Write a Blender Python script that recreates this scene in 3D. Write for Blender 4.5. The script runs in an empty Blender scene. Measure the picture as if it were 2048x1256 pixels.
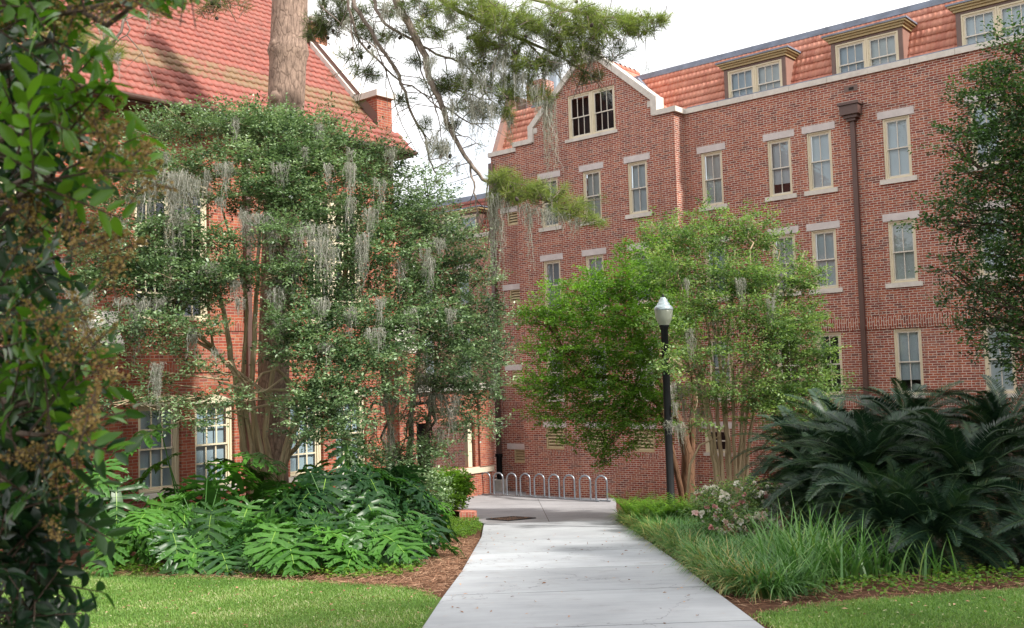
import bpy, math, random
import numpy as np
from mathutils import Vector, Matrix
rng = np.random.default_rng(7); random.seed(7)
R = math.radians
SC = bpy.context.scene
COL = SC.collection

# ------------------------------------------------------------------ camera
F, PITCH, ROLL, CAMZ = 2018.8, 0.06158, -0.02969, 4.25
_cp, _sp, _cr, _sr = math.cos(PITCH), math.sin(PITCH), math.cos(ROLL), math.sin(ROLL)
_f = np.array([0, _cp, _sp]); _u0 = np.array([0, -_sp, _cp]); _r0 = np.array([1., 0, 0])
_r = _cr * _r0 + _sr * _u0; _u = -_sr * _r0 + _cr * _u0
cam = bpy.data.cameras.new('camera'); co = bpy.data.objects.new('camera', cam); COL.objects.link(co)
cam.sensor_width = 36; cam.lens = 36 * F / 2048; cam.clip_start = .1; cam.clip_end = 2000
co.matrix_world = Matrix(((_r[0], _u[0], -_f[0], 0), (_r[1], _u[1], -_f[1], 0), (_r[2], _u[2], -_f[2], CAMZ), (0, 0, 0, 1)))
cam.dof.use_dof = True; cam.dof.focus_distance = 20; cam.dof.aperture_fstop = 7.5
SC.camera = co

# ------------------------------------------------------------------ sky, sun, exposure
SUNV = Vector((.80, -.60, .98)).normalized()
w = bpy.data.worlds.new("World"); SC.world = w; w.use_nodes = True
nt = w.node_tree; bg = nt.nodes['Background']; bg.inputs[1].default_value = .102
sky = nt.nodes.new('ShaderNodeTexSky'); sky.sky_type = 'NISHITA'; sky.sun_disc = False
sky.sun_elevation = math.asin(SUNV.z); sky.sun_rotation = math.atan2(SUNV.x, SUNV.y)
tc = nt.nodes.new('ShaderNodeTexCoord'); nz = nt.nodes.new('ShaderNodeTexNoise')
nz.inputs['Scale'].default_value = 2.2; nz.inputs['Detail'].default_value = 6
nt.links.new(tc.outputs['Generated'], nz.inputs['Vector'])
rp = nt.nodes.new('ShaderNodeValToRGB'); rp.color_ramp.elements[0].position = .34; rp.color_ramp.elements[1].position = .56
rp.color_ramp.elements[0].color = (.45, .45, .45, 1)
nt.links.new(nz.outputs['Fac'], rp.inputs['Fac'])
mx = nt.nodes.new('ShaderNodeMix'); mx.data_type = 'RGBA'
nt.links.new(rp.outputs['Color'], mx.inputs['Factor']); nt.links.new(sky.outputs['Color'], mx.inputs['A'])
mx.inputs['B'].default_value = (10.6, 10.4, 10.2, 1)
nt.links.new(mx.outputs['Result'], bg.inputs['Color'])
sl = bpy.data.lights.new('sun', 'SUN'); sl.energy = 4.0; sl.angle = R(3.0); sl.color = (1, .945, .86)
so = bpy.data.objects.new('sun', sl); so.rotation_euler = SUNV.to_track_quat('Z', 'Y').to_euler(); COL.objects.link(so)
SC.view_settings.view_transform = 'Standard'; SC.view_settings.look = 'None'
SC.view_settings.exposure = .85; SC.view_settings.gamma = 1
SC.render.engine = 'CYCLES'
SC.cycles.max_bounces = 6; SC.cycles.transparent_max_bounces = 12; SC.cycles.diffuse_bounces = 3
SC.cycles.glossy_bounces = 2; SC.cycles.transmission_bounces = 4; SC.cycles.caustics_reflective = False
SC.cycles.caustics_refractive = False; SC.cycles.sample_clamp_indirect = 4

# ------------------------------------------------------------------ geometry of the place
YR, YL = R(49.3), R(40.7)
dR = np.array([math.sin(YR), -math.cos(YR), 0]); nR = np.array([-math.cos(YR), -math.sin(YR), 0])
dL = np.array([math.sin(YL), math.cos(YL), 0]); nL = np.array([math.cos(YL), -math.sin(YL), 0])
Z3 = np.array([0, 0, 1.])
def WR(u, d, z): return dR * u + nR * (-28.32 + d) + Z3 * z
def WL(u, d, z): return dL * u + nL * (-20.38 + d) + Z3 * z
def at(px, py, Y):                      # where the sight line through a pixel of the photo meets depth Y
    r = _f + _r * (px - 1024) / F - _u * (py - 628) / F
    return np.array([0, 0, CAMZ]) + r * (Y / r[1])
def gz(x, y):
    return np.where(np.asarray(y) < 34.84, 2.70 - .0775 * np.asarray(y), 0.0)
def gp(px, py):                         # the ground under a pixel of the photo
    r = _f + _r * (px - 1024) / F - _u * (py - 628) / F
    t = (2.70 - CAMZ) / (r[2] + .0775 * r[1]); q = r * t
    if q[1] > 34.84: q = r * (-CAMZ / r[2])
    return np.array([q[0], q[1], float(gz(q[0], q[1]))])

# ------------------------------------------------------------------ mesh builder
class B:
    def __init__(s): s.v = []; s.n = 0; s.li = []; s.ct = []; s.uv = []; s.rn = []; s.has_uv = False
    def add(s, V, Fc, uv=None, rnd=0.5):
        V = np.asarray(V, float).reshape(-1, 3); Fc = np.asarray(Fc)
        s.v.append(V); k = Fc.shape[1]; s.li.append((Fc + s.n).ravel()); s.ct.append(np.full(len(Fc), k)); s.n += len(V)
        if uv is None: s.uv.append(np.zeros((Fc.size, 2)))
        else: s.uv.append(np.asarray(uv, float).reshape(-1, 2)); s.has_uv = True
        s.rn.append(np.broadcast_to(np.asarray(rnd, float), (len(Fc),)))
    def poly(s, V, uv=None, rnd=.5): s.add(V, [list(range(len(V)))], uv, rnd)
    def build(s, name, mat, parent=None, smooth=False, local=False, kind=None):
        V = np.concatenate(s.v); li = np.concatenate(s.li).astype(np.int32); ct = np.concatenate(s.ct).astype(np.int32)
        if parent is not None and not local:
            p = parent
            off = np.zeros(3)
            while p is not None: off += np.array(p.location); p = p.parent
            V = V - off
        me = bpy.data.meshes.new(name); me.vertices.add(len(V)); me.vertices.foreach_set('co', V.astype(np.float32).ravel())
        me.loops.add(len(li)); me.loops.foreach_set('vertex_index', li)
        me.polygons.add(len(ct)); st = np.concatenate([[0], np.cumsum(ct)[:-1]]).astype(np.int32)
        me.polygons.foreach_set('loop_start', st)
        me.polygons.foreach_set('loop_total', ct)
        if s.has_uv:
            l = me.uv_layers.new(name='UVMap'); l.data.foreach_set('uv', np.concatenate(s.uv).astype(np.float32).ravel())
        a = me.attributes.new('rnd', 'FLOAT', 'FACE'); a.data.foreach_set('value', np.concatenate(s.rn).astype(np.float32))
        me.update(calc_edges=True); me.validate()
        if smooth: me.polygons.foreach_set('use_smooth', np.ones(len(ct), bool))
        if mat: me.materials.append(mat)
        o = bpy.data.objects.new(name, me); COL.objects.link(o)
        if parent is not None: o.parent = parent
        if kind: o['kind'] = kind
        return o
    # box in a wall frame W(u,d,z), uv in metres
    def box(s, W, u0, u1, d0, d1, z0, z1, rnd=.5, swap=False, skip=''):
        P = lambda u, d, z: W(u, d, z)
        q = [('f', [(u0, d1, z0), (u1, d1, z0), (u1, d1, z1), (u0, d1, z1)], 0, 2), ('b', [(u1, d0, z0), (u0, d0, z0), (u0, d0, z1), (u1, d0, z1)], 0, 2),
             ('l', [(u0, d0, z0), (u0, d1, z0), (u0, d1, z1), (u0, d0, z1)], 1, 2), ('r', [(u1, d1, z0), (u1, d0, z0), (u1, d0, z1), (u1, d1, z1)], 1, 2),
             ('t', [(u0, d1, z1), (u1, d1, z1), (u1, d0, z1), (u0, d0, z1)], 0, 1), ('o', [(u0, d0, z0), (u1, d0, z0), (u1, d1, z0), (u0, d1, z0)], 0, 1)]
        for nme, c, a, b in q:
            if nme in skip: continue
            uv = [(p[a], p[b]) for p in c]
            if swap: uv = [(y, x) for x, y in uv]
            s.add([P(*p) for p in c], [[0, 1, 2, 3]], uv, rnd)
    def quad(s, W, c, swap=False, rnd=.5, uva=(0, 2)):
        uv = [(p[uva[0]], p[uva[1]]) for p in c]
        if swap: uv = [(y, x) for x, y in uv]
        s.add([W(*p) for p in c], [list(range(len(c)))], uv, rnd)
    def tube(s, pts, rad, n=8, rnd=.5, cap=True):
        pts = np.asarray(pts, float); m = len(pts); rad = np.broadcast_to(np.asarray(rad, float), (m,))
        T = np.gradient(pts, axis=0); T /= np.linalg.norm(T, axis=1)[:, None] + 1e-9
        ref = np.array([0, 0, 1.]) if abs(T[0][2]) < .9 else np.array([1., 0, 0])
        V = []; L = 0; UV = []
        a = np.cross(T[0], ref); a /= np.linalg.norm(a)
        ang = np.linspace(0, 2 * math.pi, n, endpoint=False)
        for i in range(m):
            a = a - T[i] * (a @ T[i]); a /= np.linalg.norm(a) + 1e-9; b = np.cross(T[i], a)
            V.append(pts[i] + rad[i] * (np.cos(ang)[:, None] * a + np.sin(ang)[:, None] * b))
            if i: L += np.linalg.norm(pts[i] - pts[i - 1])
            UV.append(L)
        fc = []; uv = []
        for i in range(m - 1):
            for k in range(n):
                k2 = (k + 1) % n
                fc.append([i * n + k, i * n + k2, (i + 1) * n + k2, (i + 1) * n + k])
                c0 = 6.283 * rad[i] * k / n; c1 = 6.283 * rad[i] * (k + 1) / n
                uv += [(c0, UV[i]), (c1, UV[i]), (c1, UV[i + 1]), (c0, UV[i + 1])]
        s.add(np.concatenate(V), fc, uv, rnd)
        if cap and rad[-1] > .004: s.add(V[-1], [list(range(n))], None, rnd)
    def lathe(s, c, prof, n=24, rnd=.5, sc=(1, 1)):
        ang = np.linspace(0, 2 * math.pi, n, endpoint=False); V = []
        for r, z in prof: V.append(np.stack([c[0] + r * sc[0] * np.cos(ang), c[1] + r * sc[1] * np.sin(ang), np.full(n, c[2] + z)], 1))
        fc = [[i * n + k, i * n + (k + 1) % n, (i + 1) * n + (k + 1) % n, (i + 1) * n + k] for i in range(len(prof) - 1) for k in range(n)]
        s.add(np.concatenate(V), fc, None, rnd)
    def leaves(s, C, D, N, L, Wd, rnd, fold=.2, big=False, curl=.0):
        n = len(C); L = np.broadcast_to(L, (n,))[:, None]; Wd = np.broadcast_to(Wd, (n,))[:, None]
        D = D / (np.linalg.norm(D, axis=1)[:, None] + 1e-9)
        S = np.cross(D, N); S /= np.linalg.norm(S, axis=1)[:, None] + 1e-9; N = np.cross(S, D)
        if not big:
            V = np.stack([C, C + D * L * .45 + S * Wd * .5 + N * Wd * fold, C + D * L, C + D * L * .45 - S * Wd * .5 + N * Wd * fold], 1)
            base = np.arange(n)[:, None] * 4; s.add(V.reshape(-1, 3), base + np.array([[0, 1, 2, 3]]), None, rnd)
        else:
            dr = -N * L * curl
            V = np.stack([C, C + D * L * .22 + S * Wd * .4 + N * Wd * fold, C + D * L * .6 + S * Wd * .47 + N * Wd * fold + dr * .35, C + D * L * .86 + S * Wd * .2 + N * Wd * fold * .5 + dr * .75, C + D * L + dr,
                          C + D * L * .86 - S * Wd * .2 + N * Wd * fold * .5 + dr * .75, C + D * L * .6 - S * Wd * .47 + N * Wd * fold + dr * .35, C + D * L * .22 - S * Wd * .4 + N * Wd * fold, C + D * L * .5 + dr * .25], 1)
            base = np.arange(n)[:, None] * 9
            fs = np.concatenate([base + np.array([[0, 1, 2, 8]]), base + np.array([[8, 2, 3, 4]]), base + np.array([[8, 4, 5, 6]]), base + np.array([[0, 8, 6, 7]])])
            s.add(V.reshape(-1, 3), fs, None, np.tile(np.broadcast_to(rnd, (n,)), 4))

def tag(o, label, cat, group=None):
    o['label'] = label; o['category'] = cat
    if group: o['group'] = group
    return o
def thing(name, label, cat, loc=(0, 0, 0), group=None, rotz=0):
    o = bpy.data.objects.new(name, None); COL.objects.link(o); o.location = [float(c) for c in loc]; o.rotation_euler = (0, 0, rotz)
    return tag(o, label, cat, group)

# ------------------------------------------------------------------ materials
class M:
    def __init__(s, name):
        s.m = bpy.data.materials.new(name); s.m.use_nodes = True; s.t = s.m.node_tree; s.t.nodes.clear()
        s.out = s.t.nodes.new('ShaderNodeOutputMaterial')
    def n(s, ty, ins={}, **kw):
        x = s.t.nodes.new('ShaderNode' + ty)
        for k, v in kw.items(): setattr(x, k, v)
        for k, v in ins.items():
            i = x.inputs[k]
            if isinstance(v, bpy.types.NodeSocket): s.t.links.new(v, i)
            else: i.default_value = v
        return x
    def ma(s, op, a, b=0., c=0.): return s.n('Math', {0: a, 1: b, 2: c}, operation=op).outputs[0]
    def mix(s, f, a, b, mode='MIX'):
        x = s.n('Mix', {'Factor': f}, data_type='RGBA', blend_type=mode)
        for k, v in (('A', a), ('B', b)):
            if isinstance(v, bpy.types.NodeSocket): s.t.links.new(v, x.inputs[6 if k == 'A' else 7])
            else: x.inputs[6 if k == 'A' else 7].default_value = (*v, 1)
        return x.outputs[2]
    def ramp(s, f, els, interp='LINEAR'):
        x = s.n('ValToRGB', {'Fac': f}); r = x.color_ramp; r.interpolation = interp
        while len(r.elements) < len(els): r.elements.new(.5)
        for e, (p, c) in zip(r.elements, els): e.position = p; e.color = (*c, 1) if len(c) == 3 else c
        return x.outputs['Color']
    def noise(s, vec, scale, detail=4, rough=.6): return s.n('TexNoise', {**({'Vector': vec} if vec else {}), 'Scale': scale, 'Detail': detail, 'Roughness': rough}).outputs['Fac']
    def obj(s): return s.n('NewGeometry').outputs['Position']
    def bump(s, h, st=.3, dist=.01): return s.n('Bump', {'Height': h, 'Strength': st, 'Distance': dist}).outputs['Normal']
    def fin(s, color, rough=.6, bump=None, metal=0, spec=.5, trans=None, tfac=.3, **kw):
        p = s.n('BsdfPrincipled', {'Roughness': rough, 'Metallic': metal, 'Specular IOR Level': spec, **kw})
        if isinstance(color, bpy.types.NodeSocket): s.t.links.new(color, p.inputs['Base Color'])
        else: p.inputs['Base Color'].default_value = (*color, 1)
        if bump is not None: s.t.links.new(bump, p.inputs['Normal'])
        o = p.outputs[0]
        if trans is not None:
            t = s.n('BsdfTranslucent')
            if isinstance(trans, bpy.types.NodeSocket): s.t.links.new(trans, t.inputs['Color'])
            else: t.inputs['Color'].default_value = (*trans, 1)
            x = s.n('MixShader', {0: tfac, 1: o, 2: t.outputs[0]}); o = x.outputs[0]
        s.t.links.new(o, s.out.inputs[0]); return s.m

def brick_mat(name, cols, mortar, mw, stain=(.25, .2, .18), stain_amt=.35, smear=.0):
    m = M(name); uv = m.n('UVMap').outputs[0]
    nzv = m.n('TexNoise', {'Vector': uv, 'Scale': 9., 'Detail': 2.}).outputs['Color']
    off = m.n('VectorMath', {0: nzv, 1: (.5, .5, .5)}, operation='SUBTRACT').outputs[0]
    off = m.n('VectorMath', {0: off, 'Scale': .014}, operation='SCALE').outputs[0]
    p = m.n('VectorMath', {0: uv, 1: off}, operation='ADD').outputs[0]
    sx = m.n('SeparateXYZ', {0: p}); x, y = sx.outputs[0], sx.outputs[1]
    yy = m.ma('DIVIDE', y, .0677); row = m.ma('FLOOR', yy); fy = m.ma('FRACT', yy)
    rs = m.n('TexWhiteNoise', {'W': row}, noise_dimensions='1D').outputs[0]
    hd = m.ma('LESS_THAN', m.ma('MODULO', m.ma('ADD', row, 600.), 6.), .5)     # every sixth course is headers
    xx = m.ma('ADD', m.ma('DIVIDE', x, .216), m.ma('ADD', m.ma('MULTIPLY', m.ma('MODULO', m.ma('ADD', row, 600.), 2.), .5), m.ma('MULTIPLY', rs, .12)))
    xx = m.ma('MULTIPLY', xx, m.ma('ADD', hd, 1.))
    col = m.ma('FLOOR', xx); fx = m.ma('FRACT', xx)
    wid = m.ma('DIVIDE', .216, m.ma('ADD', hd, 1.))
    mxx = m.ma('MULTIPLY', m.ma('MINIMUM', fx, m.ma('SUBTRACT', 1., fx)), wid)
    myy = m.ma('MULTIPLY', m.ma('MINIMUM', fy, m.ma('SUBTRACT', 1., fy)), .0677)
    dd = m.ma('MINIMUM', mxx, myy)
    dd = m.ma('ADD', dd, m.ma('MULTIPLY', m.ma('SUBTRACT', m.noise(uv, 40., 3), .5), .008))
    mask = m.n('MapRange', {'Value': dd, 'From Min': mw / 2 - .002, 'From Max': mw / 2 + .002}).outputs[0]
    cv = m.n('CombineXYZ', {0: col, 1: row}).outputs[0]
    wn = m.n('TexWhiteNoise', {'Vector': cv}, noise_dimensions='2D').outputs[0]
    n = len(cols); c = m.ramp(wn, [(i / n, k) for i, k in enumerate(cols)], 'CONSTANT')
    g = m.noise(uv, 60., 3); c = m.mix(m.ma('MULTIPLY', g, .3), c, (.14, .07, .05), 'MIX')
    sm = m.ramp(m.noise(uv, .9, 7, .7), [(.52, (0, 0, 0)), (.78, (1, 1, 1))])
    mo = m.mix(m.noise(uv, 3., 5), mortar, tuple(k * .72 for k in mortar))
    if smear:
        s2 = m.ramp(m.noise(uv, 7., 6, .7), [(.5, (0, 0, 0)), (.75, (smear,) * 3)]); c = m.mix(s2, c, mortar)
    c = m.mix(mask, mo, c)
    c = m.mix(m.ma('MULTIPLY', sm, stain_amt), c, stain)
    stv = m.n('Mapping', {'Vector': uv, 'Scale': (2.6, .16, 1)}).outputs[0]; st = m.ramp(m.noise(stv, 2.4, 6, .7), [(.50, (0, 0, 0)), (.72, (.5, .5, .5))]); c = m.mix(st, c, (.13, .07, .06))
    ef = m.ramp(m.noise(uv, 1.6, 7, .75), [(.60, (0, 0, 0)), (.78, (.35, .35, .35))]); c = m.mix(ef, c, (.55, .48, .43))
    v2 = m.noise(uv, .35, 4); c = m.mix(.35, c, m.ramp(v2, [(.3, (.62, .62, .62)), (.7, (1.25, 1.2, 1.15))]), 'MULTIPLY')
    return m.fin(c, .88, m.bump(m.ma('ADD', mask, m.ma('MULTIPLY', g, .3)), .55, .006), spec=.25)
MB_R = brick_mat('brick_dormitory_walls', [(.315, .072, .038), (.345, .085, .044), (.28, .06, .035), (.39, .11, .058), (.25, .055, .038), (.35, .085, .046), (.42, .135, .075), (.29, .062, .04), (.17, .045, .035)], (.66, .575, .50), .016, smear=.22)
MB_L = brick_mat('brick_hall_walls', [(.36, .085, .045), (.40, .10, .052), (.32, .07, .04), (.44, .14, .075), (.29, .06, .04), (.38, .092, .048), (.25, .055, .04)], (.42, .33, .25), .0115, smear=.12)
def plain(name, c, rough=.6, var=.15, sc=6., bs=.15, metal=0, spec=.5, stain=None):
    m = M(name); p = m.obj(); n = m.noise(p, sc, 6)
    lo = tuple(k * (1 - var) for k in c); hi = tuple(min(1, k * (1 + var)) for k in c)
    cc = m.ramp(n, [(.3, lo), (.7, hi)])
    if stain: cc = m.mix(m.ma('MULTIPLY', m.ramp(m.noise(p, 1.7, 8, .75), [(.5, (0, 0, 0)), (.72, (1, 1, 1))]), stain[1]), cc, stain[0])
    return m.fin(cc, rough, m.bump(m.noise(p, sc * 8, 4), bs, .005), metal, spec)
M_STONE = plain('cast_stone', (.60, .57, .52), .85, .1, 5., stain=((.30, .27, .23), .45))
M_STONEP = plain('lintel_stone', (.56, .52, .51), .85, .1, 4., stain=((.40, .36, .34), .35))
M_CREAM = plain('cream_paint', (.66, .59, .43), .5, .05, 3., .05, stain=((.45, .36, .25), .25))
M_SASH = plain('sash_paint', (.60, .57, .50), .5, .05, 3., .05)
M_BRONZE = plain('bronze_cladding', (.14, .085, .07), .45, .15, 3., .08)
M_BRONZE2 = plain('bronze_light', (.27, .155, .125), .45, .1, 3., .08)
M_OCHRE = plain('ochre_cornice', (.42, .33, .17), .55, .1, 4., .05)
M_LEAD = plain('lead_flashing', (.16, .19, .25), .35, .35, 2.2, .1, spec=.6)
M_PIPE = plain('downpipe_paint', (.10, .058, .05), .4, .1, 3., .05)
M_IRON = plain('black_iron', (.006, .007, .008), .5, .2, 5., .05, spec=.25)
M_GALV = plain('galvanised_steel', (.28, .32, .36), .35, .15, 8., .05, metal=.75)
M_BLINDW = plain('window_blind', (.66, .72, .76), .8, .06, 2.)
M_BLIND2 = plain('window_blind_warm', (.60, .62, .60), .8, .08, 2.); M_BLIND3 = plain('window_blind_grey', (.42, .50, .56), .8, .08, 2.)
M_ROOMD = plain('painted_room_shade', (.03, .034, .042), .9, .3, 2.)  # near-black colour stands for the shade inside unlit rooms
M_LOUVD = plain('louvre_dark', (.02, .018, .015), .9)
def glass():
    m = M('window_glass'); g = m.n('BsdfGlossy', {'Color': (.85, .92, 1, 1), 'Roughness': .03,
        'Normal': m.bump(m.noise(m.obj(), 1.6, 3), .25, .02)}); t = m.n('BsdfTransparent', {'Color': (.80, .86, .88, 1)})
    fr = m.n('LayerWeight', {'Blend': .25}).outputs['Fresnel']
    f = m.ma('ADD', m.ma('MULTIPLY', fr, .8), .05)
    x = m.n('MixShader', {0: f, 1: t.outputs[0], 2: g.outputs[0]}); m.t.links.new(x.outputs[0], m.out.inputs[0]); return m.m
M_GLASS = glass()
def tile_mat(name, a, b, c2, moss=None, st=.25):
    m = M(name); uv = m.n('UVMap').outputs[0]; s = m.n('SeparateXYZ', {0: uv})
    cv = m.n('CombineXYZ', {0: m.ma('FLOOR', s.outputs[0]), 1: m.ma('FLOOR', s.outputs[1])}).outputs[0]
    wn = m.n('TexWhiteNoise', {'Vector': cv}, noise_dimensions='2D').outputs[0]
    c = m.ramp(wn, [(0, a), (.5, b), (1, c2)])
    p = m.obj(); c = m.mix(m.ramp(m.noise(p, 2.2, 8, .75), [(.42, (.05, .05, .05)), (.68, (st, st, st))]), c, (.15, .07, .05))
    if moss:
        att = m.n('Attribute', attribute_name='rnd').outputs['Fac']
        k = m.ma('MULTIPLY', att, m.ramp(m.noise(p, 3.5, 7, .75), [(.38, (0, 0, 0)), (.52, (1, 1, 1))])); c = m.mix(k, c, moss)
    return m.fin(c, .62, m.bump(m.noise(p, 40, 4), .2, .005), spec=.4)
M_TILER = tile_mat('clay_tile_orange', (.54, .22, .145), (.62, .28, .20), (.48, .18, .125))
M_TILEL = tile_mat('clay_tile_red', (.25, .068, .050), (.29, .082, .06), (.21, .055, .042), (.19, .115, .06), .6)
def leaf_mat(name, cols, rough=.38, tf=.3, spec=.5, tr=1.6, coat=0, tb=.55):
    m = M(name); a = m.n('Attribute', attribute_name='rnd').outputs['Fac']
    c = m.ramp(a, [(i / (len(cols) - 1), k) for i, k in enumerate(cols)])
    t = m.mix(1., c, (tr, tr * 1.08, tr * tb), 'MULTIPLY')
    return m.fin(c, rough, None, 0, spec, t, tf, **({'Coat Weight': coat, 'Coat Roughness': .15} if coat else {}))
M_CREPE = leaf_mat('myrtle_leaves', [(.03, .065, .03), (.08, .14, .062), (.145, .23, .108), (.22, .325, .165), (.33, .44, .25)], .42, .30, .7, 1.35, 0, .7)  # palest stops hold sky gloss painted into the leaf colour
M_CREPE2 = leaf_mat('myrtle_leaves_light', [(.05, .10, .04), (.085, .155, .055), (.13, .215, .07), (.18, .28, .09), (.27, .37, .13)], .5, .36, .45)
M_LIME = leaf_mat('lime_leaves', [(.06, .13, .02), (.09, .195, .026), (.125, .25, .03), (.17, .32, .035)], .45, .42, .4)
M_DARKT = leaf_mat('dark_tree_leaves', [(.025, .05, .025), (.038, .08, .032), (.055, .115, .04), (.09, .165, .05)], .45, .28, .5)
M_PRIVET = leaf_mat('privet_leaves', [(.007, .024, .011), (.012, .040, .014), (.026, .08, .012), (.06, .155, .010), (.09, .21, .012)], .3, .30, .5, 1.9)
M_PINE = leaf_mat('pine_needles', [(.10, .14, .05), (.15, .20, .06), (.21, .26, .08), (.28, .31, .11)], .6, .45, .2)
M_PINED = leaf_mat('pine_needles_dark', [(.055, .08, .04), (.09, .12, .05), (.14, .175, .07)], .6, .4, .2)
M_PHILO = leaf_mat('philodendron_leaf', [(.012, .04, .016), (.026, .08, .022), (.055, .155, .024), (.08, .215, .03), (.22, .38, .07)], .38, .3, .4, 1.9)
M_CYCAD = leaf_mat('cycad_fronds', [(.006, .020, .013), (.012, .036, .020), (.022, .058, .027), (.05, .10, .035), (.24, .19, .07)], .42, .08, .4)
M_LIRI = leaf_mat('border_grass_blades', [(.035, .11, .028), (.06, .165, .04), (.095, .22, .055), (.14, .28, .075), (.42, .31, .13)], .4, .25, .5)
M_GRASS = leaf_mat('lawn_blades', [(.07, .15, .03), (.10, .205, .038), (.14, .26, .05), (.20, .31, .08), (.42, .42, .24)], .5, .35, .3)
M_COVER = leaf_mat('ground_cover_leaves', [(.05, .12, .015), (.09, .19, .02), (.16, .28, .03)], .5, .35, .3)
M_FLOWER = leaf_mat('rose_petals', [(.72, .30, .32), (.8, .5, .48), (.82, .76, .70), (.85, .82, .76)], .6, .3, .3, .6)
M_FLB = leaf_mat('privet_flower_heads', [(.18, .13, .05), (.27, .19, .075), (.36, .26, .12)], .8, .3, .2)
M_MOSS = leaf_mat('spanish_moss_strands', [(.19, .20, .175), (.30, .30, .27), (.42, .41, .38)], .9, .3, .1, 1.0)
M_STRAW = leaf_mat('pine_straw', [(.13, .06, .035), (.24, .12, .07), (.37, .21, .135), (.50, .33, .22)], .8, .1, .2, 1.)
M_CONE = plain('pine_cones', (.06, .045, .038), .9, .3, 20.)
def bark(name, a, b, sc, st=(6, 1)):
    m = M(name); uv = m.n('UVMap').outputs[0]; mp = m.n('Mapping', {'Vector': uv, 'Scale': (st[0], st[1], 1)}).outputs[0]
    n = m.noise(mp, sc, 6, .65); v = m.n('TexVoronoi', {'Vector': mp, 'Scale': sc * .8}, feature='DISTANCE_TO_EDGE').outputs[0]
    c = m.ramp(n, [(.3, a), (.68, b)]); k = m.ramp(m.ma('ADD', v, m.ma('MULTIPLY', m.noise(mp, sc * 3, 4), .12)), [(.03, (.48, .46, .45)), (.16, (1, 1, 1))]); c = m.mix(.8, c, k, 'MULTIPLY')
    return m.fin(c, .9, m.bump(m.ma('ADD', n, k), .8, .02), spec=.2)
M_PBARK = bark('pine_bark', (.15, .105, .085), (.40, .285, .225), 7.5, (1.7, .62))
M_MBARK = bark('myrtle_bark', (.32, .24, .15), (.54, .43, .29), 2.0, (5, .6))
M_TBARK = bark('dark_bark', (.06, .045, .035), (.16, .12, .09), 4., (4, 1))
M_RBARK = bark('reddish_bark', (.09, .05, .03), (.20, .11, .065), 4., (4, .8))
def mulch():
    m = M('mulch_soil'); p = m.obj(); n = m.noise(p, 14., 8, .75); c = m.ramp(n, [(.3, (.035, .02, .013)), (.55, (.11, .055, .034)), (.75, (.21, .12, .08))])
    return m.fin(c, .95, m.bump(n, .9, .03), spec=.1)
M_MULCH = mulch()
def lawn():
    m = M('lawn_turf'); p = m.obj(); n = m.noise(p, 30., 8, .75); b = m.noise(p, 1.3, 4)
    c = m.ramp(n, [(.3, (.045, .08, .02)), (.6, (.10, .18, .036)), (.8, (.17, .25, .06))]); c = m.mix(m.ma('MULTIPLY', b, .35), c, (.12, .12, .05))
    return m.fin(c, .95, m.bump(n, .8, .02), spec=.1)
M_LAWN = lawn()
def concrete(name, base, k=1.):
    m = M(name); p = m.obj(); a = m.noise(p, .8, 6, .6); f = m.noise(p, 120., 3); st = m.noise(m.n('Mapping', {'Vector': p, 'Scale': (.35, 3., 1)}).outputs[0], 2.2, 5, .7)
    at_ = m.n('Attribute', attribute_name='rnd').outputs['Fac']
    c = m.mix(at_, tuple(x * .84 for x in base), tuple(x * 1.1 for x in base))
    c = m.mix(.8, c, m.ramp(a, [(.3, (.74, .74, .75)), (.7, (1.1, 1.1, 1.1))]), 'MULTIPLY'); blot = m.ramp(m.noise(p, 2.6, 7, .75), [(.56, (0, 0, 0)), (.70, (.35, .35, .35))]); c = m.mix(blot, c, (.20, .18, .15))
    ck = m.n('TexVoronoi', {'Vector': m.n('VectorMath', {0: p, 1: m.n('TexNoise', {'Vector': p, 'Scale': 2., 'Detail': 4.}).outputs['Color']}, operation='ADD').outputs[0], 'Scale': .33}, feature='DISTANCE_TO_EDGE').outputs[0]; c = m.mix(m.ramp(ck, [(0, (.55, .55, .55)), (.0022, (0, 0, 0))]), c, (.10, .09, .08))
    c = m.mix(.5, c, m.ramp(st, [(.35, (.84, .84, .84)), (.6, (1.04, 1.04, 1.04))]), 'MULTIPLY')
    sp = m.ramp(m.noise(p, 22., 3, .8), [(.70, (0, 0, 0)), (.74, (1, 1, 1))]); c = m.mix(m.ma('MULTIPLY', sp, .35), c, (.15, .13, .10))
    return m.fin(c, .85, m.bump(f, .25, .003), spec=.3)
M_CONC = concrete('path_concrete', (.365, .385, .41)); M_CONC2 = concrete('plaza_concrete', (.33, .33, .345))

# ------------------------------------------------------------------ ground, path, plaza
def sheet(name, pts, mat, dz, kind='structure', thick=.0, rnd=.5):
    b = B(); V = [(x, y, float(gz(x, y)) + dz) for x, y in pts]; b.poly(V, rnd=rnd)
    if thick:
        n = len(V)
        for i in range(n):
            a, c = V[i], V[(i + 1) % n]; b.poly([a, (a[0], a[1], a[2] - thick), (c[0], c[1], c[2] - thick), c], rnd=rnd)
    return b, V
g = B()
ys = [-60, -10, 0, 5, 10, 15, 20, 25, 30, 34.84, 45, 80, 200, 900]
xs = [-900, -100, -30, -10, -3, 3, 10, 30, 100, 900]
gv = [(x, y, float(gz(x, y)) - .02) for y in ys for x in xs]
nx = len(xs); g.add(gv, [[j * nx + i, j * nx + i + 1, (j + 1) * nx + i + 1, (j + 1) * nx + i] for j in range(len(ys) - 1) for i in range(nx - 1)])
g.build('ground', M_MULCH, kind='structure')
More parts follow.
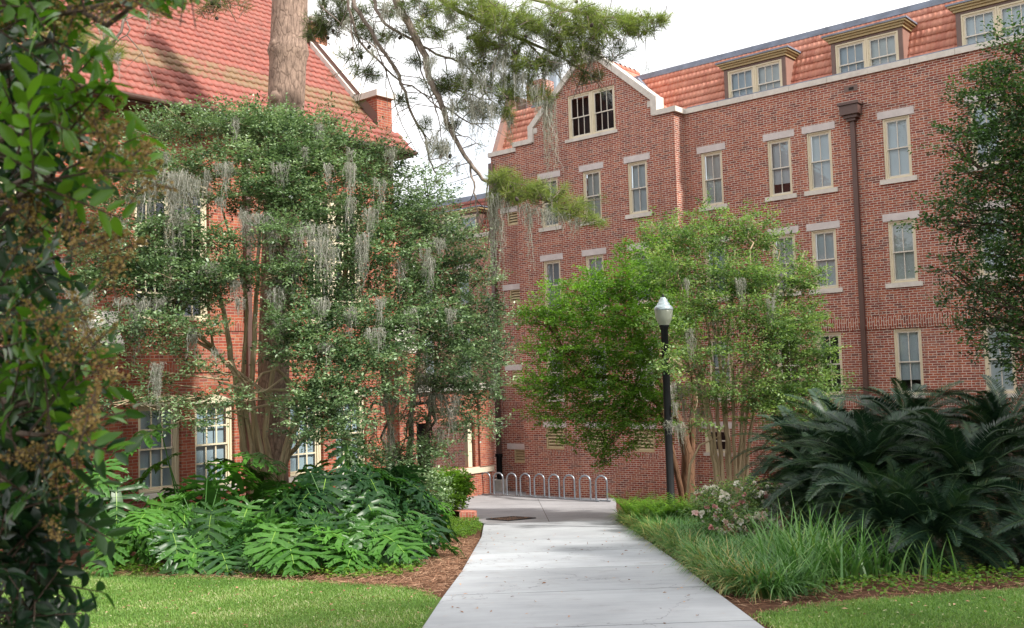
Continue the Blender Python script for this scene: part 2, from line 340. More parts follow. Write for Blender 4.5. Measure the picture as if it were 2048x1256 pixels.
# lawn
def fan(b, pts, dz, rnd=.5): b.poly([(x, y, float(gz(x, y)) + dz) for x, y in pts], rnd=rnd)
LAWN_L = [(-.92, 2.), (-.90, 9.2), (-.86, 11.3), (-1.3, 12.2), (-2.2, 12.9), (-3.3, 13.5), (-4.4, 14.2), (-5.4, 14.7), (-7, 15.6), (-9, 16.5), (-12, 17), (-12, 2.)]
LAWN_R = [(2.16, 2.), (2.2, 9.55), (2.8, 9.9), (3.9, 10.3), (5.2, 10.6), (7, 10.8), (12, 11.2), (12, 2.)]
b = B(); fan(b, LAWN_L, .01); fan(b, LAWN_R[::-1], .01); b.build('lawn', M_LAWN, kind='structure')
# path slabs with open joints
def px_l(y): return float(np.interp(y, [2, 9.16, 11.1, 13.6, 19.3, 23], [-1.0, -.89, -.85, -.77, -.70, -.77]))
def px_r(y): return float(np.interp(y, [2, 9.16, 11.1, 13.6, 19.3, 23], [1.95, 2.07, 2.10, 2.16, 2.22, 2.18]))
b = B(); J = [1.5, 4.2, 6.6, 9.0, 11.32, 13.6, 15.95, 18.2, 20.6, 22.95]
cl = [.5, .5, .45, .40, .42, .98, .60, .48, .55, .5]
for i in range(len(J) - 1):
    y0, y1 = J[i] + .014, J[i + 1] - .014; n = 8; L = []; Rr = []
    for k in range(n + 1):
        y = y0 + (y1 - y0) * k / n; L.append((px_l(y), y)); Rr.append((px_r(y), y + .10))
    pts = L[::-1] + Rr
    pts = [(x, y) for x, y in pts]
    fan(b, pts[::1], .035, cl[i])
    V = [(x, y, float(gz(x, y)) + .035) for x, y in pts]
    for k in range(len(V)):
        a, c = V[k], V[(k + 1) % len(V)]; b.poly([c, (c[0], c[1], c[2] - .06), (a[0], a[1], a[2] - .06), a], rnd=cl[i])
b.build('path', M_CONC, kind='structure')
def plaza():
    b = B()
    tl = WL(27.47, .0, 0) + nL * (-24.8 + 20.38); tl0 = WL(18.0, 0, 0) + nL * (-24.8 + 20.38)
    # west boundary, east boundary along Y
    west = [(-.72, 22.97), (-1.05, 24.0), (-1.25, 25.2), (-1.6, 28), (-2.3, 31), (-3.0, 33.2), (-3.2, 34.8), (-3.2, 37.9)]
    east = [(2.28, 23.1), (2.45, 25), (2.7, 28), (3.0, 31), (3.3, 34.8), (3.3, 37.9)]
    def xi(P, y):
        for (x0, y0), (x1, y1) in zip(P, P[1:]):
            if y <= y1: return x0 + (x1 - x0) * max(0, (y - y0)) / (y1 - y0)
        return P[-1][0]
    rows = [22.97, 25.3, 27.7, 30.1, 32.5, 34.8, 37.9]
    for i in range(6):
        for c in range(2):
            y0, y1 = rows[i] + .006, rows[i + 1] - .006
            m = 6; A = []; Bb = []
            for k in range(m + 1):
                y = y0 + (y1 - y0) * k / m; xl, xr = xi(west, y), xi(east, y); xm = .7
                if c == 0: A.append((xl, y)); Bb.append((xm - .006, y))
                else: A.append((xm + .006, y)); Bb.append((xr, y))
            fan(b, (A[::-1] + Bb), .035, random.uniform(.3, .7))
    b.build('plaza', M_CONC2, kind='structure')
plaza()

# ------------------------------------------------------------------ building parts
def wall(b, W, u0, u1, z0, z1, d, holes, rev=.12, top=None, swap=False):
    """brick sheet with real openings; top(u) gives a sloping upper edge"""
    us = sorted({u0, u1, *[h[i] for h in holes for i in (0, 1)]})
    if top: us = sorted({*us, *top[0]})
    us = [u for u in us if u0 - 1e-6 <= u <= u1 + 1e-6]
    tf = (lambda u: np.interp(u, top[0], top[1])) if top else (lambda u: z1)
    for a, c in zip(us, us[1:]):
        mid = (a + c) / 2; hs = sorted([h for h in holes if h[0] - 1e-6 <= a and c <= h[1] + 1e-6], key=lambda h: h[2])
        z = z0
        for h in hs:
            b.quad(W, [(a, d, z), (c, d, z), (c, d, h[2]), (a, d, h[2])]); z = h[3]
        b.quad(W, [(a, d, z), (c, d, z), (c, d, float(tf(c))), (a, d, float(tf(a)))])
    for h in holes:
        a, c, l, t = h
        b.quad(W, [(a, d, l), (a, d - rev, l), (a, d - rev, t), (a, d, t)], uva=(1, 2)); b.quad(W, [(c, d - rev, l), (c, d, l), (c, d, t), (c, d - rev, t)], uva=(1, 2))
        b.quad(W, [(a, d - rev, t), (c, d - rev, t), (c, d, t), (a, d, t)], uva=(0, 1)); b.quad(W, [(a, d, l), (c, d, l), (c, d - rev, l), (a, d - rev, l)], uva=(0, 1))

def parts(name, mat, par, W, items, **kw):
    for it in items:
        b = B(); b.box(W, *it, **kw); b.build(name, mat, par)
def window(par, W, u0, u1, z0, z1, d, cols=2, split=.5, fr=.085, lintel=None, sill=None, blind=True, rows=(1, 1), name='window', stone=None, blindfrac=1.0, smat=None, mw=.022, sm=None):
    b = B(); bx = lambda *a: b.box(W, *a)
    # outer frame, stepped
    for k, (o, dd) in enumerate(((0, 0), (fr * .55, -.025))):
        wd = fr * .55 if k == 0 else fr * .45
        bx(u0 + o, u0 + o + wd, d - .1, d + dd, z0 + o * .6, z1 - o); bx(u1 - o - wd, u1 - o, d - .1, d + dd, z0 + o * .6, z1 - o)
        bx(u0 + o + wd, u1 - o - wd, d - .1, d + dd - .002, z1 - o - wd, z1 - o); bx(u0 + o + wd, u1 - o - wd, d - .1, d + dd - .002, z0 + o * .6, z0 + o * .6 + wd * .8)
    fo = b.build(name, M_CREAM, par)
    s = B(); a, c = u0 + fr, u1 - fr; l, t = z0 + fr * .8, z1 - fr; mz = l + (t - l) * (1 - split)
    sw = .03
    def sash(zl, zt, dd, nr):
        s.box(W, a, a + sw, dd - .03, dd, zl, zt); s.box(W, c - sw, c, dd - .03, dd, zl, zt)
        s.box(W, a + sw, c - sw, dd - .03, dd - .001, zl, zl + sw * 1.2); s.box(W, a + sw, c - sw, dd - .03, dd - .001, zt - sw, zt)
        for i in range(1, cols):
            x = a + sw + (c - a - 2 * sw) * i / cols; s.box(W, x - mw / 2, x + mw / 2, dd - .025, dd - .004, zl + sw, zt - sw)
        for i in range(1, nr):
            z = zl + (zt - zl) * i / nr; s.box(W, a + sw, c - sw, dd - .024, dd - .006, z - mw / 2, z + mw / 2)
    sash(mz - .02, t, d - .035, rows[0]); sash(l, mz + .02, d - .07, rows[1])
    s.build('sash', sm or M_SASH, fo)
    p = B(); p.quad(W, [(a, d - .055, mz), (c, d - .055, mz), (c, d - .055, t), (a, d - .055, t)]); p.quad(W, [(a, d - .09, l), (c, d - .09, l), (c, d - .09, mz), (a, d - .09, mz)])
    p.build('pane', M_GLASS, fo)
    q = B()
    if blind:
        zb = t - (t - l) * blindfrac
        q.box(W, a, c, d - .16, d - .15, zb, t)
        q.build('blind', smat or random.choice([M_BLINDW, M_BLINDW, M_BLIND2, M_BLIND3]), fo)
    if not blind or blindfrac < 1:
        q = B(); q.box(W, a - .1, c + .1, d - .62, d - .6, l - .1, t + .1); q.box(W, a - .12, a - .1, d - .6, d - .11, l - .1, t + .1); q.box(W, c + .1, c + .12, d - .6, d - .11, l - .1, t + .1); q.build('room_shade_box', M_ROOMD, fo)  # shallow dark box painted as the shade behind the glass
    if lintel:
        q = B(); q.box(W, lintel[0], lintel[1], d - .1, lintel[4], lintel[2], lintel[3]); q.build('lintel', M_STONEP, fo)
    if sill:
        q = B(); q.box(W, sill[0], sill[1], d - .1, sill[4], sill[2], sill[3]); q.build('sill', M_STONE, fo)
    return fo

def louvre(par, W, u0, u1, z0, z1, d, lintel=None):
    b = B(); f = .05
    b.box(W, u0, u0 + f, d - .1, d, z0, z1); b.box(W, u1 - f, u1, d - .1, d, z0, z1); b.box(W, u0 + f, u1 - f, d - .1, d - .002, z1 - f, z1); b.box(W, u0 + f, u1 - f, d - .1, d - .002, z0, z0 + f)
    n = max(3, round((z1 - z0) / .125))
    for i in range(n):
        z = z0 + f + (z1 - z0 - 2 * f) * (i + .2) / n
        b.quad(W, [(u0 + f, d - .02, z), (u1 - f, d - .02, z), (u1 - f, d - .085, z + .07), (u0 + f, d - .085, z + .07)])
        b.quad(W, [(u0 + f, d - .02, z - .018), (u1 - f, d - .02, z - .018), (u1 - f, d - .02, z), (u0 + f, d - .02, z)])
    o = b.build('louvre', M_OCHRE2, par)
    q = B(); q.box(W, u0 + .01, u1 - .01, d - .13, d - .12, z0, z1); q.build('louvre_backing', M_LOUVD, o)
    if lintel:
        q = B(); q.box(W, *lintel[:2], d - .1, lintel[4], *lintel[2:4]); q.build('lintel', M_STONEP, o)
M_OCHRE2 = plain('louvre_paint', (.50, .42, .25), .6, .08, 5.)

def tiled(b, W, u0, u1, dA, zA, dB, zB, tw=.15, row=.25, amp=.014, ulim=None, moss=None):
    """roof slope of interlocking tiles from eave (dA,zA) up to (dB,zB); W frame; ulim(t)->(ua,ub) trims a row"""
    Ls = math.hypot(dB - dA, zB - zA); nr = max(1, round(Ls / row)); nn = np.array([(zB - zA), -(dB - dA)]) / Ls
    if nn[0] < 0 and nn[1] < 0: nn = -nn
    if nn[1] < 0: nn = -nn
    for r in range(nr):
        t0, t1 = r / nr, (r + 1.0) / nr
        ua, ub = (u0, u1) if ulim is None else ulim((t0 + t1) / 2)
        if ub - ua < .05: continue
        sub = 8; k0 = math.floor(ua / tw * sub); k1 = math.ceil(ub / tw * sub)
        U = np.clip(np.arange(k0, k1 + 1) * tw / sub, ua, ub)
        ph = 2 * np.pi * U / tw; prof = amp * (np.maximum(np.cos(ph), -.35) + .35) / 1.35
        jit = .006 * rng.standard_normal(len(U))[0]
        def pt(t, h): # h array above slope
            dd = dA + (dB - dA) * t; zz = zA + (zB - zA) * t
            return [W(u, dd + nn[0] * hh, zz + nn[1] * hh) for u, hh in zip(U, h)]
        lip = .05 + jit
        rowsV = [pt(t0, prof * 0 + .0), pt(t0, prof + lip), pt(t1, prof + .012)]
        V = np.array(rowsV).reshape(-1, 3); m = len(U)
        fc = [[j * m + i, j * m + i + 1, (j + 1) * m + i + 1, (j + 1) * m + i] for j in range(2) for i in range(m - 1)]
        uv = []
        for j in range(2):
            for i in range(m - 1):
                x0 = (U[i] + tw * .5) / tw + .001; x1 = (U[i + 1] + tw * .5) / tw - .001; y = r + .2 + .3 * j
                uv += [(x0, y), (x1, y), (x1, y + .2), (x0, y + .2)]
        rn = 0. if moss is None else moss((t0 + t1) / 2)
        b.add(V, fc, uv, rn)
    b.quad(W, [(u0, dA, zA), (u1, dA, zA), (u1, dB, zB), (u0, dB, zB)], rnd=0) if ulim is None else None

# ------------------------------------------------------------------ right: brick dormitory
dorm = thing('brick_dormitory', 'long brown-red brick building with white mortar, pointed gable, dormers and orange tile roof', 'building', WR(-16, 0, 0))
rowA, rowB, rowC = (9.46, 11.20), (6.53, 8.28), (3.42, 5.25)
mainc = [-15.80, -13.49, -12.22, -9.95, -7.60, -5.3]; gabc = [-21.95, -20.1, -18.24]
HW = .38
holes = [(c - HW, c + HW, *r) for c in mainc for r in (rowA, rowB, rowC)]
holes = [h for h in holes]
base_w = [(-16.45, -15.55, 1.66, 2.42)]
b = B(); wall(b, WR, -16.9, -3.5, -.4, 12.57, 0, holes + base_w, .14); wall(b, WR, -25.2, -23.3, -.4, 12.57, 0, [(-24.45, -23.5, z, z + .5) for z in (9.85, 6.95, 3.97, 1.07)], .14)
b.quad(WR, [(-25.2, -12, -.4), (-25.2, 0, -.4), (-25.2, 0, 12.57), (-25.2, -12, 12.57)], uva=(1, 2))
b.build('wall', MB_R, dorm)
gh = [(c - HW, c + HW, *r) for c in gabc for r in (rowA, rowB, rowC)] + [(-21.02, -19.03, 12.41, 13.95)] + [(c - .40, c + .40, 1.66, 2.42) for c in (-22.05, -20.2, -18.37)]
GC = -20.08
prof_u = [-23.46, -22.64, -22.63, GC - .12, GC + .12, -17.53, -17.52, -16.77]; prof_z = [12.57, 12.57, 13.06, 15.16, 15.16, 13.06, 12.57, 12.57]
b = B(); wall(b, WR, -23.46, -16.77, -.4, 12.57, .58, gh, .14, top=(prof_u, prof_z))
b.quad(WR, [(-16.77, .58, -.4), (-16.77, 0, -.4), (-16.77, 0, 12.57), (-16.77, .58, 12.57)], uva=(1, 2)); b.quad(WR, [(-23.46, 0, -.4), (-23.46, .58, -.4), (-23.46, .58, 12.57), (-23.46, 0, 12.57)], uva=(1, 2))
b.build('gable_wall', MB_R, dorm)
# coping of the gable
b = B(); D0, D1 = .20, .66
def cop(b, W, pts, th, D0, D1):       # pts lower line (u,z); thick band above
    for (ua, za), (ub, zb) in zip(pts, pts[1:]):
        L = math.hypot(ub - ua, zb - za); nu, nzz = -(zb - za) / L * th, (ub - ua) / L * th
        if nzz < 0: nu, nzz = -nu, -nzz
        q = [(ua, za), (ub, zb), (ub + nu, zb + nzz), (ua + nu, za + nzz)]
        b.quad(W, [(u, D1, z) for u, z in q]); b.quad(W, [(u, D0, z) for u, z in q][::-1])
        for (p0, p1) in zip(q, q[1:] + q[:1]): b.quad(W, [(p0[0], D1, p0[1]), (p0[0], D0, p0[1]), (p1[0], D0, p1[1]), (p1[0], D1, p1[1])])
sl = .86
cop(b, WR, [(-22.66, 13.04), (GC - .10, 13.04 + sl * 2.48)], .20, D0, D1); cop(b, WR, [(-17.50, 13.04), (GC + .10, 13.04 + sl * 2.48)], .20, D0, D1)
V = [(GC - .42, 14.92), (GC + .42, 14.92), (GC + .30, 15.42), (GC + .1, 15.62), (GC - .1, 15.62), (GC - .30, 15.42)]
b.quad(WR, [(u, D1 + .015, z) for u, z in V]); b.quad(WR, [(u, D0 - .01, z) for u, z in V][::-1])
for p0, p1 in zip(V, V[1:] + V[:1]): b.quad(WR, [(p0[0], D1 + .015, p0[1]), (p0[0], D0 - .01, p0[1]), (p1[0], D0 - .01, p1[1]), (p1[0], D1 + .015, p1[1])])
for sg in (-1, 1):
    x0, x1 = sorted((GC + sg * 2.50, GC + sg * 2.72)); b.box(WR, x0, x1, D0, D1 + .003, 12.60, 13.22)
    x0, x1 = sorted((GC + sg * 2.34, GC + sg * 2.50)); b.box(WR, x0, x1, D0 + .01, D1 - .055, 12.9, 13.10)
    x0, x1 = sorted((GC + sg * 2.56, GC + sg * 3.43)); b.box(WR, x0, x1, D0, D1 - .004, 12.57, 12.74)
b.box(WR, -16.86, -16.66, -.12, D1 - .003, 12.574, 12.745); b.box(WR, -23.56, -23.38, -.12, D1 - .003, 12.574, 12.745)
b.build('gable_coping', M_STONE, dorm)
b = B(); x = -16.66
while x < -3.5: b.box(WR, x + .004, min(x + 1.2, -3.5) - .004, -.3, .06, 12.57, 12.735, rnd=random.random()); x += 1.2
b.build('cornice', M_STONE, dorm)
parts('cornice', M_STONE, dorm, WR, [(-25.3, -23.56, -.3, .06, 12.57, 12.735)])
b = B(); b.box(WR, -16.6, -3.5, -.28, .02, 12.738, 12.775); b.box(WR, -23.9, -3.5, -1.35, -1.02, 14.46, 14.60); b.box(WR, -23.9, -3.5, -1.2, -.94, 14.39, 14.46)
for k in range(30): b.box(WR, -16.6 + k * .62, -16.585 + k * .62, -1.02, -1.005, 14.46, 14.62)
# valley flashing between gable roof and mansard
p0, p1 = WR(-17.5, -.29, 12.84), WR(-19.05, -.95, 14.46); b.tube([p0, p1], [.06, .06], 4)
b.build('roof_flashing', M_LEAD, dorm)
# soldier bands
for L_, zz, dd in ((5.27, 5.34, .03), (5.342, 5.55, .045), (5.552, 5.63, .03)):
    parts('soldier_course', MB_R, dorm, WR, [(-16.768, -3.5, .0, dd, L_, zz), (-23.47, -16.76, .58, .58 + dd, L_, zz)], swap=True)
parts('soldier_course', MB_R, dorm, WR, [(-16.768, -11.25, .0, .02, 3.10, 3.30), (-11.03, -3.5, .0, .02, 3.10, 3.30), (-23.47, -16.76, .58, .60, 3.10, 3.30), (-25.2, -23.47, .0, .02, 5.30, 5.55), (-25.2, -23.47, .0, .02, 3.10, 3.30), (-21.1, -18.95, .58, .583, 13.955, 14.15)] + [(c - .48, c + .40, .58, .584, 1.45, 1.64) for c in gabc], swap=True)
for i, c in enumerate(mainc):
    for j, (l, t) in enumerate((rowA, rowB, rowC)):
        ln = (c - .51, c + .51, t, t + .21, .015) if j < 2 else None
        sl_ = (c - .51, c + .51, l - .13, l, .05) if j < 2 else (c - .40, c + .40, l - .10, l - .001, .04)
        dark = (i, j) in ((1, 2), (2, 2))
        window(dorm, WR, c - HW, c + HW, l, t, -.03, 2, .5, lintel=ln, sill=sl_, blind=not dark, blindfrac=[1, 1, .8, 1, 1, 1][(i * 2 + j) % 6] if not dark else 1)
for i, c in enumerate(gabc):
    for j, (l, t) in enumerate((rowA, rowB, rowC)):
        ln = (c - .51, c + .51, t, t + .21, .595) if j < 2 else None
        sl_ = (c - .51, c + .51, l - .13, l, .63) if j < 2 else (c - .40, c + .40, l - .10, l - .001, .62)
        window(dorm, WR, c - HW, c + HW, l, t, .55, 2, .5, lintel=ln, sill=sl_, blindfrac=[1, 1, 1, 1, .8][(i + j) % 5])
for c in (-22.05, -20.2, -18.37): louvre(dorm, WR, c - .40, c + .40, 1.66, 2.42, .56, (c - .5, c + .5, 2.42, 2.62, .595))
window(dorm, WR, -16.45, -15.55, 1.66, 2.42, -.03, 2, .5, lintel=(-16.55, -15.45, 2.42, 2.62, .015), sill=(-16.5, -15.5, 1.56, 1.659, .03), blind=False)
for z in (9.85, 6.95, 3.97, 1.07): louvre(dorm, WR, -24.45, -23.5, z, z + .5, -.02, (-24.78, -23.47, z + .5, z + .71, .012))
# double gable window
fo = window(dorm, WR, -21.02, -20.03, 12.41, 13.95, .55, 3, .52, fr=.10, sill=(-21.15, -18.95, 12.30, 12.409, .63), blind=False)
window(dorm, WR, -20.02, -19.03, 12.41, 13.95, .55, 3, .52, fr=.10, blind=False)
# mansard
b = B()
dA, zA, dB, zB = -.33, 12.72, -1.0, 14.42
tiled(b, WR, -17.1, -3.5, dA, zA, dB, zB, ulim=lambda t: (-17.5 - 1.55 * t, -3.5))
tiled(b, WR, -25.0, -23.2, dA, zA, dB, zB, ulim=lambda t: (-24.95, -22.2))
b.quad(WR, [(-17.6, dA - .02, zA), (-3.5, dA - .02, zA), (-3.5, dB - .02, zB), (-19.1, dB - .02, zB)], rnd=0); b.quad(WR, [(-25.0, dA - .02, zA), (-22.6, dA - .02, zA), (-21.2, dB - .02, zB), (-25, dB - .02, zB)], rnd=0)
# gable roof, ridge running back
def WG(sgn):
    return lambda u, d, z: WR(GC + sgn * d, .22 - u, z)
for sgn in (1, -1):
    tiled(b, WG(sgn), 0.0, 3.4, 2.55, 12.95, .0, 15.14, row=.3, ulim=lambda t: (0, .62 + .67 * (.23 + 2.19 * t) / 1.7 if t < .66 else 3.2))
for k in range(9):
    q0 = WR(GC, .2 - k * .3, 15.20); q1 = WR(GC, .2 - (k + 1.1) * .3, 15.17); b.tube([q0, q1], [.115, .095], 10)
b.build('tile_roof', M_TILER, dorm)
b = B(); b.box(WR, -24, -3.5, -11, -1.0, 14.2, 14.38); b.build('flat_roof', M_LEAD, dorm)
# end parapet with bronze cladding
b = B(); P = [(-.28, 12.74), (.0, 12.74), (-.98, 15.1), (-1.9, 15.1), (-1.9, 12.74)]
for uu in (-25.12, -24.9):
    b.quad(WR, [(uu, d, z) for d, z in P], uva=(1, 2))
for (a, c) in zip(P, P[1:] + P[:1]): b.quad(WR, [(-25.12, a[0], a[1]), (-24.9, a[0], a[1]), (-24.9, c[0], c[1]), (-25.12, c[0], c[1])])
b.build('parapet', M_BRONZE2, dorm)
b = B(); b.box(WR, -24.4, -23.6, -2.0, -1.3, 14.2, 15.55); b.build('chimney', MB_R, dorm)
b = B(); b.tube([WR(-24.3, -3, 14.3), WR(-24.3, -3, 16.7)], [.24, .24], 20); b.tube([WR(-24.3, -3, 16.7), WR(-24.3, -3, 16.72)], [.29, .29], 20)
b.tube([WR(-23.75, -3.3, 14.3), WR(-23.75, -3.3, 16.3)], [.13, .13], 14); b.box(WR, -24.9, -23.2, -3.6, -2.6, 14.38, 14.9)
b.build('roof_vent', M_GALV, dorm)
# dormers
def dormer(c):
    u0, u1 = c - 1.04, c + 1.04
    b = B(); b.box(WR, u0, u0 + .12, -.75, -.055, 12.74, 13.72); b.box(WR, u1 - .12, u1, -.75, -.055, 12.74, 13.72); b.box(WR, u0 + .12, u1 - .12, -.75, -.056, 13.66, 13.72)
    o = b.build('dormer', M_BRONZE, dorm)
    parts('cladding_panel', M_BRONZE2, o, WR, [(u0 - .003, u0, -.72, -.10, 12.76, 13.71), (u1, u1 + .003, -.72, -.10, 12.76, 13.71)])
    b = B(); b.box(WR, u0 - .05, u1 + .05, -.85, .0, 13.722, 13.79); b.box(WR, u0 - .10, u1 + .10, -.9, .05, 13.792, 13.85); b.box(WR, u0 - .16, u1 + .16, -.95, .11, 13.852, 13.90); b.build('dormer_cornice', M_OCHRE, o)
    b = B(); b.box(WR, u0 - .20, u1 + .20, -.98, .14, 13.902, 13.95); b.build('dormer_roof', M_LEAD, o)
    for a in (c - .915, c + .004): window(o, WR, a, a + .911, 12.62, 13.655, -.07, 3, .62, fr=.085)
for c in (-14.22, -10.70, -7.18): dormer(c)
# downpipe right
b = B(); b.box(WR, -11.215, -11.085, .02, .13, 3.42, 11.30); b.box(WR, -11.23, -11.07, .01, .145, 7.3, 7.36)
o = b.build('downpipe', M_PIPE, dorm)
b = B(); b.box(WR, -11.42, -10.88, .005, .34, 11.45, 11.72); b.box(WR, -11.46, -10.84, .004, .39, 11.722, 11.80); b.box(WR, -11.35, -10.95, .006, .26, 11.36, 11.449); b.box(WR, -11.28, -11.02, .007, .20, 11.28, 11.359); b.build('rainwater_head', M_PIPE, o)
b = B(); b.box(WR, -11.27, -11.03, .01, .19, 3.15, 3.42); b.tube([WR(-11.15, .1, 3.2), WR(-11.15, .1, -.2)], [.07, .07], 10); b.build('pipe_shoe', M_GALV, o)
b = B(); b.box(WR, -11.38, -10.98, .002, .008, 12.18, 12.36); o = b.build('scupper', M_BRONZE, dorm)
b = B(); b.box(WR, -11.24, -11.10, .009, .02, 12.22, 12.30); b.build('scupper_shade_plate', M_LOUVD, o)  # solid dark plate, painted as the shade in the outlet hole
# recess downpipe
b = B(); b.box(WR, -25.19, -25.03, .03, .17, 1.35, 12.3); b.box(WR, -25.22, -25.0, .02, .19, 4.0, 4.07); o = b.build('downpipe', M_PIPE, dorm)
b = B(); b.tube([WR(-25.11, .11, 1.40), WR(-25.11, .11, 1.28), WR(-25.11, .11, 1.27), WR(-25.11, .11, .42)], [.14, .14, .11, .11], 14); b.build('pipe_shoe', M_IRON, o)
b = B(); b.box(WR, -25.35, -24.8, .02, .35, -.1, .45); b.build('pipe_base', M_STONE, o)

# ------------------------------------------------------------------ connecting wing behind
S = 4.0
def WW(u, d, z): return WR(u, d - S, z)
wing = thing('connecting_wing', 'pinkish brick wing set back between two buildings, one dormer in its roof', 'building', WW(-31, 0, 0))
b = B(); wall(b, WW, -40, -25.0, -.4, 10.35, 0, [(c - .38, c + .38, z, z + 1.75) for c in (-30.6, -32.9) for z in (7.3, 4.4)], .14); b.build('wall', MB_R, wing)
b = B(); b.box(WW, -40, -25.0, -.3, .06, 10.35, 10.52); b.build('cornice', M_STONE, wing)
b = B(); tiled(b, WW, -40, -25.0, -.10, 10.53, -.9, 12.25, ulim=lambda t: (-40, -25.0)); b.quad(WW, [(-40, -.12, 10.53), (-25, -.12, 10.53), (-25, -.92, 12.25), (-40, -.92, 12.25)], rnd=0); b.build('tile_roof', M_TILEL, wing)
b = B(); b.box(WW, -40, -25.0, -1.2, -.86, 12.2, 12.45); b.build('roof_flashing', M_LEAD, wing)
b = B(); b.box(WW, -40, -25.0, -11, -1.0, 12.0, 12.19); b.build('flat_roof', M_LEAD, wing)
for c in (-30.6, -32.9):
    for z in (7.3, 4.4): window(wing, WW, c - .38, c + .38, z, z + 1.75, -.03, 2, .5, lintel=(c - .5, c + .5, z + 1.75, z + 1.95, .015), sill=(c - .5, c + .5, z - .13, z, .05))
b = B(); b.box(WW, -32.0, -31.9, -.75, -.055, 10.53, 11.5); b.box(WW, -29.75, -29.6, -.75, -.055, 10.53, 11.5); b.box(WW, -31.9, -29.75, -.75, -.057, 11.42, 11.5); o = b.build('dormer', M_BRONZE, wing)
b = B(); b.box(WW, -32.1, -29.5, -.85, .02, 11.502, 11.60); b.box(WW, -32.2, -29.4, -.9, .1, 11.602, 11.68); b.build('dormer_cornice', M_OCHRE, o)
b = B(); b.box(WW, -32.25, -29.35, -.95, .13, 11.682, 11.73); b.build('dormer_roof', M_LEAD, o)
window(o, WW, -31.9, -30.83, 10.4, 11.41, -.07, 3, .6); window(o, WW, -30.82, -29.75, 10.4, 11.41, -.07, 3, .6)

# ------------------------------------------------------------------ left: brick hall
hall = thing('brick_hall', 'bright orange-red brick hall with arched lower windows and steep red tile roof', 'building', WL(13, 0, 1))
LW_ = [(11.25, 12.28), (12.62, 13.65), (15.22, 16.25), (16.66, 17.69), (7.6, 8.6)]
UW = [(11.20, 12.12), (12.12, 13.04), (15.84, 16.76), (16.76, 17.68), (6.5, 7.9), (8.0, 9.45)]
lh = [(a, c, 1.95, 3.86) for a, c in LW_]; uh = [(a, c, 5.73, 9.0) for a, c in UW]
uh2 = [(11.20, 13.04, 5.73, 9.0), (15.84, 17.68, 5.73, 9.0), (6.5, 7.9, 5.73, 9.0), (8.0, 9.45, 5.73, 9.0)]
b = B(); wall(b, WL, 0, 18.84, -.6, 10.35, 0, lh + uh2, .16)
b.quad(WL, [(18.84, 0, -.6), (18.84, -9, -.6), (18.84, -9, 10.35), (18.84, 0, 10.35)], uva=(1, 2))
b.quad(WL, [(18.84, 0, 10.35), (18.84, -9, 10.35), (18.84, -9, 19.8)], uva=(1, 2))
b.build('wall', MB_L, hall)
# segmental arches: soldier wedge ring + curved infill
for a, c in LW_:
    b = B(); n = 13; cx = (a + c) / 2; hw = (c - a) / 2; rise = .16; Rr = (hw * hw + rise * rise) / (2 * rise); cz = 3.86 + .0 + rise - Rr - .16
    th = math.asin(hw / Rr)
    for k in range(n):
        t0 = -th + 2 * th * k / n + .006; t1 = -th + 2 * th * (k + 1) / n - .006
        P = [(cx + Rr * math.sin(t0), cz + Rr * math.cos(t0)), (cx + Rr * math.sin(t1), cz + Rr * math.cos(t1)), (cx + (Rr + .21) * math.sin(t1), cz + (Rr + .21) * math.cos(t1)), (cx + (Rr + .21) * math.sin(t0), cz + (Rr + .21) * math.cos(t0))]
        j = random.random() * 3
        b.add([WL(u, .012, z + .16) for u, z in P], [[0, 1, 2, 3]], [(j + .02, .01), (j + .02, .055), (j + .18, .055), (j + .18, .01)])
    o = b.build('brick_arch', MB_L, hall)
    w_ = window(hall, WL, a, c, 1.95, 3.86, -.10, 3, .5, fr=.10, rows=(2, 2), smat=M_BLIND3, sill=(a - .08, c + .08, 1.83, 1.95, .05), mw=.036, sm=M_CREAM)
    b = B()
    arc = [(cx + Rr * math.sin(t), cz + .16 + Rr * math.cos(t)) for t in np.linspace(-th, th, 12)]
    b.quad(WL, [(a, .004, 3.84), (c, .004, 3.84)] + [(u, .004, z) for u, z in arc[::-1]]); b.build('arch_panel', M_CREAM, w_)
parts('soldier_course', MB_L, hall, WL, [(0, 18.86, .0, .03, 4.55, 4.76), (0, 18.86, .0, .02, 5.50, 5.70)], swap=True)
for a, c in UW: window(hall, WL, a, c, 5.73, 9.0, -.10, 3 if c - a < 1 else 4, .5, fr=.10, rows=(3, 3), blind=False, mw=.036, sm=M_CREAM)
for a, c in ((9.98, 10.62), (18.45, 18.84)):
    b = B(); b.box(WL, a, c, .005, .45, -.6, 5.0); b.box(WL, a, c, .005, .22, 5.0, 8.6); b.build('buttress', MB_L, hall)
b = B(); b.box(WL, 18.845, 19.5, -.7, .0, -.6, 5.0); b.build('buttress', MB_L, hall)
for a, c, d in ((9.94, 10.66, .22), (18.41, 18.9, .22)):
    b = B(); P = [(.0, 5.0), (.55, 5.0), (.55, 5.18), (.33, 5.42), (.42, 5.42), (.42, 5.55), (.2, 5.9), (.0, 5.9)]
    for uu in (a, c): b.quad(WL, [(uu, x, z) for x, z in P], uva=(1, 2))
    for p0, p1 in zip(P, P[1:]): b.quad(WL, [(a, *p0), (c, *p0), (c, *p1), (a, *p1)])
    b.build('buttress_cap', M_STONE, hall)
b = B()
P = [(18.84, 4.98), (19.6, 4.98), (19.6, 5.15), (19.1, 5.9), (18.84, 5.9)]
for dd in (.04, -.74): b.quad(WL, [(u, dd, z) for u, z in P])
for p0, p1 in zip(P, P[1:]): b.quad(WL, [(p0[0], .04, p0[1]), (p0[0], -.74, p0[1]), (p1[0], -.74, p1[1]), (p1[0], .04, p1[1])])
b.build('buttress_cap', M_STONE, hall)
b = B()
def rz(d): return 11.10 - 1.03 * d
